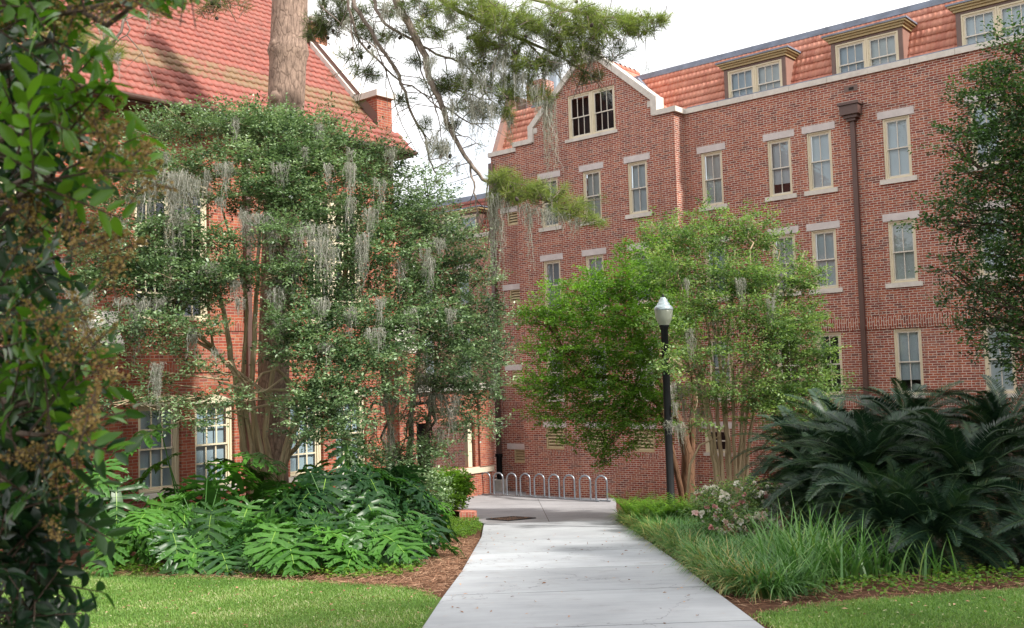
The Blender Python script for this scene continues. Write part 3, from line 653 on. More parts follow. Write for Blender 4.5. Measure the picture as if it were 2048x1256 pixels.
tiled(b, WL, 0, 18.32, .0 + .02, rz(.02), -9.0, rz(-9.0), tw=.19, row=.31, amp=.024, moss=lambda t: 1. if .045 < t < .13 else 0.)
tiled(b, WL, 0, 19.0, .62, rz(.62) - .02, .02, rz(.02), tw=.19, row=.31, amp=.024)
b.build('tile_roof', M_TILEL, hall)
b = B(); b.box(WL, 18.31, 18.36, -9, .0, 10.0, 10.2)
for k in range(30):
    d0, d1 = -9 + k * .3, -9 + (k + 1) * .3; b.quad(WL, [(18.29, d0, rz(d0) + .0), (18.29, d1, rz(d1) + .0), (18.29, d1, rz(d1) + .42), (18.29, d0, rz(d0) + .42)])
b.build('roof_flashing', M_BRONZE, hall)
# gable parapet: brick with stone coping, stepped kneelers
b = B(); P = [(.0, 10.3), (.0, 12.0), (-.75, 12.0), (-9, 12.0 + 8.25 * 1.03), (-9, 10.3)]
for uu in (18.30, 18.84): b.quad(WL, [(uu, d, z) for d, z in P], uva=(1, 2))
b.quad(WL, [(18.30, 0, 10.3), (18.84, 0, 10.3), (18.84, 0, 12.0), (18.30, 0, 12.0)])
b.box(WL, 18.29, 18.85, -3.3, -2.75, 13.5, 14.75)
b.build('parapet', MB_L, hall)
b = B(); b.box(WL, 18.22, 18.92, -1.0, .09, 12.0, 12.17); b.box(WL, 18.22, 18.92, -3.4, -2.65, 14.75, 14.92)
for (da, za), (db, zb) in (((-.85, 12.0), (-2.75, 13.96)), ((-2.9, 14.1), (-9, 20.38))):
    q = [(da, za), (db, zb), (db, zb + .22), (da, za + .22)]
    for uu in (18.22, 18.92): b.quad(WL, [(uu, d, z) for d, z in q], uva=(1, 2))
    b.quad(WL, [(18.22, da, za + .22), (18.92, da, za + .22), (18.92, db, zb + .22), (18.22, db, zb + .22)]); b.quad(WL, [(18.22, da, za), (18.92, da, za), (18.92, db, zb), (18.22, db, zb)])
b.build('coping', M_STONE, hall)
b = B(); 
ang = np.linspace(math.pi, 2 * math.pi, 9)
for (u0, u1) in ((0, 19.05),):
    for a0, a1 in zip(ang, ang[1:]):
        P0 = (.70 + .085 * math.cos(a0), 10.44 + .1 * math.sin(a0)); P1 = (.70 + .085 * math.cos(a1), 10.44 + .1 * math.sin(a1))
        b.quad(WL, [(u0, *P0), (u1, *P0), (u1, *P1), (u0, *P1)])
    b.box(WL, u0, u1, .58, .615, 10.30, 10.46)
b.quad(WL, [(19.05, .70 + .085 * math.cos(a), 10.44 + .1 * math.sin(a)) for a in ang])
b.box(WL, 0, 19.0, .0, .6, 10.30, 10.33)
o = b.build('gutter', M_BRONZE, hall)
b = B(); b.box(WL, 13.95, 14.08, .03, .16, .4, 10.3); b.build('downpipe', M_PIPE, hall)

# low porch beyond the hall, ending at the dormitory
DP = -24.80 + 20.38
def WP(u, d, z): return WL(u, DP + d, z)
porch = thing('brick_porch', 'low orange brick porch with one open bay and cream sill beyond the bike rack', 'porch', WP(25, 0, 0))
b = B(); wall(b, WP, 19.0, 27.47, -.4, 3.80, 0, [(23.2, 26.6, 1.06, 2.75)], .30)
b.quad(WP, [(27.47, 0, -.4), (27.47, -1.2, -.4), (27.47, -1.2, 3.8), (27.47, 0, 3.8)], uva=(1, 2)); b.box(WP, 26.75, 27.48, .003, .10, 1.06, 3.8); b.box(WP, 22.4, 23.1, .003, .10, -.2, 3.8)
b.build('wall', MB_L, porch)
b = B(); b.box(WP, 19.0, 27.55, -.36, .12, 3.80, 4.02); b.box(WP, 27.4, 27.56, -1.2, .119, 3.801, 4.021); b.build('stone_cap', M_STONE, porch)
b = B(); b.box(WP, 22.0, 27.52, -.36, .06, .84, 1.055); b.box(WP, 27.40, 27.53, -1.2, .059, .841, 1.054); b.build('sill_band', plain('cream_stone', (.62, .53, .40), .8, .08, 3.), porch)
parts('post', M_CREAM, porch, WP, [(26.35, 26.55, -.28, -.12, 1.06, 2.75), (23.2, 23.35, -.28, -.12, 1.06, 2.75)])
b = B(); b.box(WP, 20, 27.2, -3.0, -2.9, -.2, 3.7); b.box(WP, 20, 27.2, -2.9, -.36, 3.5, 3.6); b.build('porch_interior', M_ROOMD, porch)  # porch back and ceiling, painted near-black as shade

# ------------------------------------------------------------------ vegetation helpers
def unit(v): return v / (np.linalg.norm(v, axis=-1, keepdims=True) + 1e-9)
def crown(pads, leaf=(.066, .036), dens=1., rn=(0, 1), flat=.42, per=22, spray=.30, seed=1, top_light=.0):
    """leafy sprays spread through ellipsoids; returns builder and pad centres"""
    g = np.random.default_rng(seed); b = B(); cs = []
    Cs, Ds, Ns, Ls, Rn = [], [], [], [], []
    for p in pads:
        px, py, rx, ry, Y = p[:5]; k = p[5] if len(p) > 5 else 1.
        c = at(px, py, Y); sx, sz = rx * Y / F, ry * Y / F; sy = max(sx * .8, sz * .7); cs.append((c, sx, sz))
        n = int(dens * k * rx * ry / 21.) + 3
        u = unit(g.standard_normal((n, 3))) * (g.random((n, 1)) ** .42)
        S0 = c + u * np.array([sx, sy, sz])
        ax = unit(u * np.array([1, 1, .35]) + g.standard_normal((n, 3)) * .45 + np.array([0, 0, .10]))
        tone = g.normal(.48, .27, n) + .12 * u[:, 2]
        t = np.linspace(0, 1, per)[None, :] + g.normal(0, .03, (n, per))
        ln = spray * g.uniform(.6, 1.3, (n, 1))
        side = unit(np.cross(ax, np.array([0, 0, 1.])))
        sg = np.where(np.arange(per) % 2 == 0, 1., -1.)[None, :]
        P = S0[:, None, :] + ax[:, None, :] * (t * ln)[:, :, None] + side[:, None, :] * (sg * g.uniform(0, .09, (n, per)))[:, :, None] + g.normal(0, .022, (n, per, 3))
        D = ax[:, None, :] * .7 + side[:, None, :] * sg[:, :, None] + g.normal(0, .45, (n, per, 3))
        N = np.array([0, 0, 1.]) * 1. + g.normal(0, flat, (n, per, 3))
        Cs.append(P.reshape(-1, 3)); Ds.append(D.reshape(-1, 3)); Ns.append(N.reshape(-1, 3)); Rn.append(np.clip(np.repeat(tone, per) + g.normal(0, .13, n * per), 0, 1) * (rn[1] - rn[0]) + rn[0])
    C = np.concatenate(Cs); n = len(C); s = g.uniform(.7, 1.25, n)
    b.leaves(C, np.concatenate(Ds), np.concatenate(Ns), leaf[0] * s, leaf[1] * s, np.concatenate(Rn))
    return b, cs
def wob(a, c, n=6, amp=.06, g=rng, sag=0.):
    a, c = np.asarray(a, float), np.asarray(c, float); t = np.linspace(0, 1, n)[:, None]; L = np.linalg.norm(c - a)
    P = a + (c - a) * t; P[1:-1] += g.normal(0, amp * L / n * 1.2, (n - 2, 3)); P[:, 2] += sag * L * np.sin(t[:, 0] * math.pi)
    return P
def branches(b, trunk_tops, cs, g, r0=.03, n=6):
    tt = np.array([t for t in trunk_tops])
    for c, sx, sz in cs:
        d = np.linalg.norm((tt - c) * np.array([1, 1, 1.2]), axis=1) + np.where(tt[:, 2] > c[2] + .1, 3, 0); i = int(np.argmin(d))
        L = np.linalg.norm(tt[i] - c)
        rr = r0 * min(1.6, .5 + L / 3)
        b.tube(wob(tt[i], c, n, .25, g, .08), np.linspace(rr, .008, n), 6)
        for k in range(5):
            e = c + g.uniform(-1, 1, 3) * np.array([sx, sx * .8, sz]) * .95; s_ = tt[i] + (c - tt[i]) * g.uniform(.6, 1.); b.tube(wob(s_, e, 4, .25, g), np.linspace(rr * .35, .004, 4), 4, cap=False)
def moss_clump(b, x, w, L, g, dens=1.):
    """hanging grey moss: x top centre (3-vector), width and length in metres"""
    n = int(30 * dens * (w / .25) * 1.) + 8
    for i in range(n):
        u = g.uniform(-1, 1); l = L * (1 - abs(u) ** 1.5 * .7) * g.choice([.3, .45, .6, .8, 1.15]) * g.uniform(.8, 1.1); m = max(4, int(l / .07))
        x0 = x + np.array([u * w * .5, g.uniform(-1, 1) * w * .35, g.uniform(-.06, .06)])
        P = x0 + np.cumsum(np.concatenate([np.zeros((1, 3)), np.stack([g.normal(0, .019, m) - u * .008, g.normal(0, .019, m), -np.full(m, l / m)], 1)]), 0)
        th = g.uniform(0, math.pi); s_ = np.array([math.cos(th), math.sin(th) * .6, 0]) * g.uniform(.003, .0065)
        wd = np.linspace(1.3, .35, m + 1)[:, None]
        V = np.concatenate([P - s_ * wd, P + s_ * wd]); fc = [[k, k + 1, m + 2 + k, m + 1 + k] for k in range(m)]
        b.add(V, fc, None, g.uniform(0, 1))
        q = g.integers(0, m, m * 3); a = P[q] + g.normal(0, .006, (len(q), 3)); d = g.normal(0, 1, (len(q), 3)) * np.array([1, 1, .8]) + np.array([0, 0, -.7])
        b.leaves(a, d, g.normal(0, 1, (len(q), 3)), g.uniform(.025, .06, len(q)), .006, g.uniform(0, 1, len(q)), fold=0)
def moss(par, items, seed=3, dens=1.):
    g = np.random.default_rng(seed); b = B()
    for px, py, wpx, lpx, Y in items: moss_clump(b, at(px, py, Y), wpx * Y / F, lpx * Y / F, g, dens)
    o = b.build('hanging_moss', M_MOSS, par); o['kind'] = 'stuff'; return o

# ---- big crepe myrtle in front of the hall
T0 = 19.3
def base_at(px, Y): q = at(px, 1000, Y); return np.array([q[0], Y, float(gz(q[0], Y)) - .05])
def trunks(b, specs, n=9, wobble=.05, g=rng):
    tops = []
    for pts, r0, r1, Y in specs:
        P = [at(x, y, Y + dy) for x, y, dy in pts]; P = np.array(P); P[0, 2] = min(P[0, 2], float(gz(P[0, 0], P[0, 1])) - .05)
        t = np.linspace(0, len(P) - 1, 4 * len(P)); Q = np.stack([np.interp(t, np.arange(len(P)), P[:, k]) for k in range(3)], 1)
        for _ in range(2): Q[1:-1] = (Q[:-2] + Q[1:-1] * 2 + Q[2:]) / 4
        Q[2:-1] += g.normal(0, .012, (len(Q) - 3, 3))
        rr = np.linspace(r0 * 1.2, r1, len(Q)) * (1 + g.normal(0, .04, len(Q))); rr[0] *= 1.25
        b.tube(Q, rr, 9); tops += [Q[-1], Q[int(len(Q) * .75)], Q[int(len(Q) * .55)]]
    return tops
tA = thing('crepe_myrtle', 'wide many-stemmed crepe myrtle hung with grey moss in front of the orange-red brick hall', 'tree', base_at(525, T0))
b = B()
tops = trunks(b, [
    ([(548, 1010, 0), (495, 950, 0), (484, 850, -.3), (462, 700, -.4), (445, 600, -.3), (400, 480, .5), (370, 380, .6)], .072, .02, T0),
    ([(550, 1010, .1), (520, 950, .2), (506, 840, -.4), (505, 700, -.5), (515, 560, -.4), (520, 420, .2), (515, 330, 0)], .066, .018, T0),
    ([(552, 1010, -.1), (515, 960, -.1), (500, 870, -.2), (480, 760, -.3), (498, 620, -.4), (470, 500, -.6), (440, 400, -.8)], .06, .016, T0),
    ([(555, 1010, 0), (548, 950, 0), (528, 880, -.2), (540, 760, -.3), (575, 640, -.4), (600, 520, -.5), (610, 380, -.6)], .062, .016, T0),
    ([(558, 1010, 0), (560, 950, .1), (590, 850, .2), (630, 760, .1), (660, 640, 0), (700, 520, 0), (720, 400, 0)], .062, .016, T0),
    ([(556, 1010, 0), (556, 940, .3), (600, 880, .4), (680, 820, .5), (760, 700, .4), (820, 560, .3)], .055, .014, T0),
    ([(548, 1010, 0), (530, 940, -.3), (500, 780, -.8), (420, 690, -1.1), (330, 620, -1.2), (260, 560, -1.3)], .04, .012, T0),
    ([(556, 1010, 0), (560, 930, -.5), (590, 820, -.9), (680, 750, -1.2), (760, 690, -1.4)], .04, .012, T0)])
padsA = [(250,350,60,26,18,.8),(300,380,50,18,17.6,.7),(200,330,40,24,18.4,.7),(400,470,60,18,17.4,.7),(280,500,70,24,17.4,.8),(360,560,80,24,17.2,.8),(470,540,50,26,17.2,.8),(200,530,60,24,17.6,.8),(560,470,50,30,17.2,.9),(575,550,46,34,17.1,.9),(585,640,46,34,16.9,.9),(570,700,36,26,16.8,.7),(250,650,50,16,16.8,.7),(400,660,60,18,16.9,.6),(450,480,50,20,17.4,.8),(300,460,60,22,17.4,.6),(350,440,60,20,17.4,.6),(210,430,40,26,18,.7),(180,500,50,20,17.8,.6),(620,540,60,40,17.4,.6),(620,690,50,40,17,.8),(650,760,60,40,16.9,.7),(690,500,60,40,17.8,.7),(830,430,70,30,18.8,.9),(800,640,70,40,18,.8),(720,720,70,40,17.2,.7),(320,650,70,22,17,.7),(440,560,60,26,17.2,.6),(250,800,40,16,16.6,.5),(870,590,70,40,19,.8),(910,660,60,40,19,.8),(300,262,85,30,19.6),(400,248,85,34,19.4),(500,252,85,40,19.2),(590,268,85,42,19),(690,290,75,42,19),(755,330,60,40,19.2),(255,325,70,34,18.8),(360,330,90,34,18.4),(470,325,90,38,18.2),(580,335,85,38,18.2),(690,360,85,42,18.4),(770,400,60,50,19),(230,395,40,18,18.5,.6),
 (520,398,85,24,18),(620,410,80,34,18),(720,448,70,40,18.4),(330,395,50,14,18,.6),(440,392,50,18,18,.7),(235,470,55,22,18,.7),(330,525,90,30,17.6),(430,545,75,30,17.6),(240,560,80,28,17.6),(160,565,60,22,17.8,.7),(390,600,80,24,17.6),(290,612,50,18,17.6,.7),
 (765,500,75,46,18.2),(845,470,75,32,19),(800,570,80,40,18.4),(880,540,75,42,19),(945,520,40,24,19.4),(700,575,55,26,18,.7),(650,605,60,30,17.8),(725,640,85,38,17.6),(610,650,70,26,17.4),(640,700,90,28,17.4),
 (760,700,80,34,17.6),(865,640,75,40,18.4),(950,615,50,34,19),(905,715,75,40,18.8),(970,690,50,32,19.2),(330,690,60,16,17,.6),(410,735,60,14,17,.6),(290,765,60,14,17,.55),(350,800,50,20,16.8,.6),(395,842,60,16,16.8,.7),(460,800,40,20,16.8,.6),
 (645,800,60,30,16.9),(630,858,60,26,16.8),(570,820,40,16,16.9,.5),(680,840,75,24,17),(760,780,60,24,17.2,.8),(660,770,60,18,17,.8),(700,890,40,12,17,.6),
 (520,250,80,30,18.6),(600,300,60,50,18.2),(560,370,70,40,17.8),(590,440,50,30,17.6,.7),(570,520,40,20,17.5,.5),(590,600,50,26,17.4,.8),(640,250,40,22,19.4,.7),(680,235,20,10,19.4,.5)]
bl, cs = crown(padsA, dens=.98, seed=11)
branches(b, tops, cs, np.random.default_rng(5)); b.build('trunk', M_MBARK, tA); bl.build('crown', M_CREPE, tA)
moss(tA, [(355,350,50,150,17.2),(345,370,30,190,17.1),(500,430,44,110,17.2),(545,440,40,100,17.2),(610,460,60,100,17.1),(590,500,30,130,17.1),(660,500,30,90,17.1),(725,470,26,140,17.2),(300,360,40,90,17.3),(760,360,24,90,17.7),(270,620,24,110,16.8),(315,730,24,110,16.5),(385,660,20,90,16.8),(550,580,40,80,16.9),(640,480,40,90,17),(700,300,16,60,17.8),(470,240,14,50,18),(850,500,24,70,18),(800,520,30,80,18),(470,560,30,60,17),(380,360,70,80,17.3),(450,330,40,70,17.4),(700,330,30,80,17.5),(740,420,34,80,17.4),(560,330,40,60,17.5),(640,600,40,70,16.9),(750,660,40,60,16.9),(480,600,20,50,17),(240,440,30,60,17.3),(820,620,30,60,17.6),(420,530,40,50,17),(560,640,24,60,16.9),(880,480,24,50,18.2),(350,345,60,130,17.4),(362,430,34,60,17.2),(415,345,14,70,17.4),(485,420,18,60,17.4),(510,430,40,90,17.3),(530,430,26,70,17.3),(440,400,20,50,17.3),(270,395,40,50,17.4),(635,250,20,55,18.2),(642,255,14,50,18.2),(605,450,50,70,17.3),(660,455,44,50,17.3),(590,480,14,60,17.3),(727,485,14,85,17.3),(715,490,10,60,17.3),(760,600,24,60,17),(700,620,24,60,17),(280,640,16,70,16.8),(310,740,18,90,16.5),(385,660,12,60,16.8),(300,600,60,60,16.9),(160,580,60,60,17),(650,690,34,50,16.8),(560,560,20,60,17.2),(430,700,12,40,16.8),(235,300,14,40,17.8),(610,300,12,40,17.6),(700,400,20,60,17.6),(780,300,20,60,17.6),(330,310,14,40,17.6),(655,330,20,60,17.5),(860,520,20,60,17.8),(900,620,20,60,17.8)], 21)

# ---- second crepe myrtle nearer the porch
TB = 21.5
tB = thing('crepe_myrtle', 'smaller crepe myrtle with thick hanging moss beside the round bush at the plaza', 'tree', base_at(830, TB))
b = B()
tops = trunks(b, [([(832,1040,0),(822,940,0),(820,850,0),(835,740,0),(850,620,0),(855,480,.2)], .075, .02, TB), ([(836,1040,0),(845,930,0),(858,820,-.1),(890,720,-.2),(930,620,-.2)], .06, .016, TB), ([(830,1040,0),(800,940,0),(775,830,0),(760,700,0),(800,560,.2)], .06, .016, TB)])
padsB = [(850,352,52,20,21.6,.8),(880,392,45,22,21.6,.8),(820,400,50,26,21.6,.8),(870,440,70,24,21.4,.9),(930,470,50,22,21.4,.8),(960,560,50,22,20.6,.8),(985,650,40,26,20.4,.8),(925,772,75,30,20.2),(860,760,60,30,20.2),(960,720,60,28,20.2),(975,780,45,24,20.2,.8),(900,830,60,24,20,.8),(955,850,50,22,20,.8),(860,900,60,24,19.8,.8),(790,930,70,40,19.4),(830,975,60,36,19.2),(730,910,50,20,19.2,.7),(760,980,40,24,19,.8),(800,840,40,20,19.8,.6)]
bl, cs = crown(padsB, dens=1.0, seed=12)
branches(b, tops, cs, np.random.default_rng(6)); b.build('trunk', M_TBARK, tB); bl.build('crown', M_CREPE, tB)
moss(tB, [(770,760,34,150,19.6),(790,740,44,190,19.6),(820,770,40,110,19.6),(845,750,30,80,19.6),(745,840,24,80,19.4),(870,790,44,60,19.6),(895,790,60,80,19.6),(905,820,24,60,19.5),(800,700,40,60,19.8),(850,700,34,60,19.8),(935,640,24,60,19.8),(982,760,16,60,20),(980,600,12,100,20.4),(776,860,30,100,19.3),(880,860,20,60,19.5),(915,330,10,40,20.6)], 22)

# ---- foliage of a tree seen between the hedge and the hall at the far left
TC = 17.2
tC = thing('crepe_myrtle', 'sparse leafy tree in front of the tall hall window behind the nearest shrub', 'tree', base_at(60, TC))
b = B(); tops = trunks(b, [([(60,1060,0),(70,900,0),(60,700,0),(80,520,0)], .06, .02, TC), ([(62,1060,0),(90,850,0),(120,680,0),(110,560,0)], .05, .016, TC)])
bl, cs = crown([(30,470,60,34,17,.7),(90,560,60,24,17,.6),(30,620,50,30,17,.6),(120,640,60,26,17,.7),(200,630,50,22,17,.6),(60,700,80,34,17,.8),(150,700,60,20,17,.7),(230,700,50,20,16.8,.6),(60,800,80,40,17,.7),(150,790,60,26,17,.6)], seed=13)
branches(b, tops, cs, np.random.default_rng(8)); b.build('trunk', M_MBARK, tC); bl.build('crown', M_CREPE, tC)
moss(tC, [(165,590,50,40,16.6),(40,500,14,60,16.6),(85,525,10,50,16.6),(175,640,30,30,16.6),(245,600,30,40,16.6)], 24)

# ---- crepe myrtle behind the lamp
TD = 22.6
tD = thing('crepe_myrtle', 'yellow-green crepe myrtle with pale slender stems to the right of the lamp post', 'tree', base_at(1455, TD))
b = B(); sp = []
for i, (x1, x2, x3, r) in enumerate([(1432,1400,1345,.05),(1446,1425,1400,.055),(1462,1440,1425,.06),(1470,1465,1455,.05),(1478,1490,1500,.055),(1490,1520,1560,.05),(1440,1405,1370,.04),(1484,1505,1610,.04),(1456,1450,1470,.045)]):
    sp.append(([(x1 + (1458 - x1) * .3, 1000, 0), (x1, 960, 0), (x1 * .6 + x2 * .4, 860, (i % 3 - 1) * .15), (x2, 740, (i % 3 - 1) * .3), (x2 * .5 + x3 * .5, 620, (i % 4 - 1.5) * .4), (x3, 500, (i % 4 - 1.5) * .5)], r * 1.0, .012, TD))
tops = trunks(b, sp)
b.tube([at(1375,985,TD-.2) , at(1380,930,TD-.2), at(1400,890,TD-.2), at(1440,872,TD-.1)], [.03,.03,.025,.015], 6)
padsD = [(1420,790,60,24,22.4,.7),(1500,800,60,24,22.2,.7),(1560,800,60,30,21.6),(1420,428,34,20,22.6,.8),(1350,470,60,28,22.6),(1440,478,80,34,22.6),(1530,492,60,32,22.6),(1300,450,24,22,22.8,.6),(1340,540,70,40,22),(1440,550,90,40,21.8),(1540,560,80,38,22),(1600,560,30,40,22.4),(1610,630,40,40,22.2),(1380,620,60,40,21.4,.9),(1480,620,90,40,21.4),(1570,650,70,38,21.6),(1400,700,60,30,21.2,.7),(1500,700,80,34,21.2,.85),(1600,715,50,28,21.6),(1640,750,44,22,21.8,.8),(1370,740,50,30,21,.6),(1460,780,60,26,21,.7),(1560,770,70,30,21.2,.9),(1640,800,40,18,21.8,.7),(1545,830,60,24,21.2,.9),(1600,840,60,24,21.4,.9),(1620,700,50,30,21.6),(1590,790,60,30,21.4),(1650,770,40,24,21.6),(1560,660,60,40,21.4),(1480,560,60,40,21.6),(1660,830,30,16,21.6,.8),(1570,880,40,18,21.2,.7),(1380,480,50,30,22.2),(1500,450,50,30,22.4),(1620,550,24,40,22.2,.8),(1330,660,40,30,20.8,.6),(1335,725,26,22,19.6,.7),(1390,850,40,16,21,.5)]
bl, cs = crown(padsD, leaf=(.064, .036), dens=1.0, seed=14)
branches(b, tops, cs, np.random.default_rng(9), .02); b.build('trunk', M_MBARK, tD); bl.build('crown', M_CREPE2, tD)
moss(tD, [(1365,770,36,120,22.9),(1400,760,24,110,22.9),(1340,770,20,60,20.6),(1430,640,24,80,22.9),(1380,660,24,70,20.8),(1450,700,30,80,23),(1500,720,24,60,23),(1540,600,20,80,21),(1372,560,12,40,20.8),(1480,560,20,60,20.9),(1395,820,30,70,22.9),(1360,850,24,60,20.8)], 25)

# ---- lime green tree left of the lamp
TE = 25.5
tE = thing('spreading_tree', 'low spreading tree with bright lime top and dark underside, left of the lamp post', 'tree', base_at(1378, TE))
b = B(); tops = trunks(b, [([(1378,1000,0),(1376,950,0),(1374,890,0),(1350,820,0),(1310,740,0),(1260,640,0)], .17, .03, TE), ([(1376,890,0),(1385,840,.1),(1390,780,.4),(1370,680,.4),(1330,580,.4)], .08, .03, TE), ([(1366,850,0),(1320,800,-.5),(1240,760,-.8),(1160,740,-1)], .07, .02, TE)])
padsE = [(1160,590,90,34,25),(1100,640,60,34,25),(1240,560,90,40,25.2),(1300,510,60,40,25.4),(1290,580,70,46,25),(1190,640,110,40,24.6),(1290,650,80,46,24.8),(1110,700,60,34,24.6),(1200,710,100,40,24.4),(1290,720,80,44,24.6),(1120,765,80,34,24.4),(1220,780,100,40,24.2),(1300,800,60,40,24.4),(1130,830,80,28,24.2,.9),(1230,840,90,34,24.2,.9),(1170,880,50,20,24.2,.6),(1225,890,40,28,24.2,.7),(1300,860,50,34,24.4,.6),(1070,620,34,20,25,.6),(1360,640,40,60,25.4),(1080,780,40,24,24.4,.7),(1330,560,50,40,25.4),(1200,925,16,16,24.2,.4)]
bl, cs = crown(padsE, leaf=(.075, .038), dens=1.15, seed=15, flat=.6)
branches(b, tops, cs, np.random.default_rng(10)); b.build('trunk', M_RBARK, tE); bl.build('crown', M_LIME, tE)

# ---- dark tree reaching in from the right
TF = 12.5
tF = thing('overhanging_tree', 'dark green tree whose branches reach in from the right edge before the brick wall', 'tree', (8.1, TF + .5, float(gz(0, TF + .5))))
b = B()
r0 = np.array([8.1, TF + .5, float(gz(0, TF + .5)) - .1])
tr = [r0, r0 + [-.1, 0, 2.5], r0 + [.1, 0, 4.8], r0 + [-.1, .1, 7.]]; b.tube(tr, [.2, .17, .14, .08], 10)
tops = [tr[1], tr[2], tr[3], r0 + [-.5, 0, 4.], r0 + [-.5, 0, 5.5]]
padsF = [(2020,90,40,40,12.4,.8),(1990,165,50,40,12.4),(2030,220,50,50,12.4),(1950,205,40,24,12.3,.8),(1925,265,44,18,12.3,.8),(1985,285,60,36,12.4),(2030,330,40,40,12.4),(1900,290,26,10,12.2,.6),(1960,350,60,28,12.3),(1905,405,50,16,12.2,.9),(2010,400,50,40,12.4),(1860,440,34,12,12.2,.8),(1930,450,60,20,12.2),(2010,470,50,40,12.4),(1960,515,70,20,12.2),(1900,540,34,10,12.2,.7),(2020,555,50,34,12.4),(1960,580,60,16,12.2,.8),(1930,610,50,14,12.2,.7),(2020,635,50,30,12.4),(1990,680,50,20,12.3),(2035,720,40,24,12.4),(1965,645,40,14,12.3,.7),(2100,300,60,200,12.6),(2100,600,60,160,12.6)]
bl, cs = crown(padsF, leaf=(.055, .03), dens=.62, seed=16, spray=.26)
branches(b, tops, cs, np.random.default_rng(12), .03); b.build('trunk', M_TBARK, tF); bl.build('crown', M_DARKT, tF)

# ---- pine
TP = 20.6
tP = thing('pine_tree', 'tall moss-hung pine with thick pinkish bark trunk rising before the hall roof', 'tree', base_at(548, TP))
b = B()
P = np.array([at(545,1085,TP), at(545,900,TP), at(548,700,TP), at(556,500,TP), at(568,300,TP), at(576,120,TP), at(580,0,TP), at(584,-200,TP), at(590,-500,TP)])
P[0, 2] = float(gz(P[0, 0], TP)) - .1
t = np.linspace(0, 8, 90); Q = np.stack([np.interp(t, np.arange(9), P[:, k]) for k in range(3)], 1)
px = 1. * TP / F
rad = np.interp(t, [0, 1, 3, 4, 4.15, 4.3, 4.6, 5, 5.12, 5.3, 6, 8], np.array([34, 30, 32, 35, 40, 36, 37, 37, 42, 37, 36, 30]) * px)
b.tube(Q, rad, 26)
for kx, ky, s_ in ((553, 195, .2), (552, 88, .14)):
    c = at(kx, ky, TP - .28); b.lathe((c[0], c[1] + .02, c[2]), [(0.001, -s_ * .75), (s_ * .55, -s_ * .55), (s_ * .8, 0), (s_ * .5, s_ * .6), (.001, s_ * .8)], 14)
b.build('trunk', M_PBARK, tP, smooth=True)
b = B(); gp_ = np.random.default_rng(31)
LIMBS = [
 ([(600,-420),(660,-200),(700,-60),(706,10),(736,50),(761,95),(791,135),(811,190),(826,236),(851,271),(859,321),(871,346)], .075, .015, 18.6),
 ([(600,-480),(700,-260),(770,-80),(791,10),(821,55),(851,110),(861,165),(886,211),(891,246),(916,286),(941,331),(972,361),(1010,380),(1090,400),(1180,436)], .12, .02, 18.2),
 ([(600,-400),(650,-150),(690,-20),(700,30),(720,85),(766,130),(801,165),(846,185),(890,230)], .05, .012, 18.9),
 ([(600,-450),(690,-220),(740,-40),(751,15),(771,50),(821,80),(881,115),(921,120),(951,150),(980,200)], .06, .012, 18.4),
 ([(600,-460),(760,-160),(850,-20),(950,40),(1050,80),(1130,120),(1200,160)], .09, .014, 18.0),
 ([(600,-480),(840,-200),(960,-40),(1100,10),(1220,40),(1330,35)], .09, .014, 17.8),
 ([(941,331),(948,370),(950,400),(960,440),(985,465)], .03, .008, 18.2),
 ([(700,30),(706,100),(716,140)], .02, .008, 18.7), ([(640,10),(700,60),(760,100),(740,150)], .015, .006, 18.7),
 ([(861,165),(900,180),(950,190),(1000,230)], .03, .008, 18.3), ([(886,211),(930,240),(970,260)], .025, .008, 18.3), ([(736,50),(780,160),(800,240),(830,300)], .02, .007, 18.8),
 ([(580,-350),(400,-160),(280,-40),(250,40),(225,95),(180,110),(150,150),(140,175)], .05, .01, 16.5), ([(250,40),(262,60),(225,95)], .02, .01, 16.5),
 ([(1050,80),(1100,130),(1140,180)], .025, .007, 18), ([(1200,90),(1160,160),(1145,200)], .02, .007, 17.9), ([(821,55),(840,130),(880,250),(884,300)], .025, .007, 18.4)]
TW = []
for pts, a, c, Y in LIMBS:
    a *= .72; c *= .8
    Pp = np.array([at(x, y, Y + (1.2 if y < -300 else .0) + gp_.normal(0, .06)) for x, y in pts]); n = len(pts); t = np.linspace(0, n - 1, n * 3); Qq = np.stack([np.interp(t, np.arange(n), Pp[:, k]) for k in range(3)], 1)
    Qq[1:-1] = (Qq[:-2] + 2 * Qq[1:-1] + Qq[2:]) / 4; Qq[1:-1] += gp_.normal(0, .012, (len(Qq) - 2, 3))
    b.tube(Qq, np.linspace(a, c, len(Qq)), 9)
    for q in Qq[len(Qq) // 3:][::2]:
        if len(pts) < 5 and gp_.random() < .5: continue
        d = unit(gp_.normal(0, 1, 3) * [1, .6, .6] + [.35, 0, -.35]); l = gp_.uniform(.3, 1.0); e = q + d * l + np.array([0, 0, -.25 * l]); mid_ = q + d * l * .5 + gp_.normal(0, .05, 3)
        b.tube([q, mid_, e], [.011, .008, .004], 5, cap=False); b.tube([mid_, mid_ + unit(gp_.normal(0, 1, 3)) * l * .45], [.006, .003], 4, cap=False); TW.append(e)
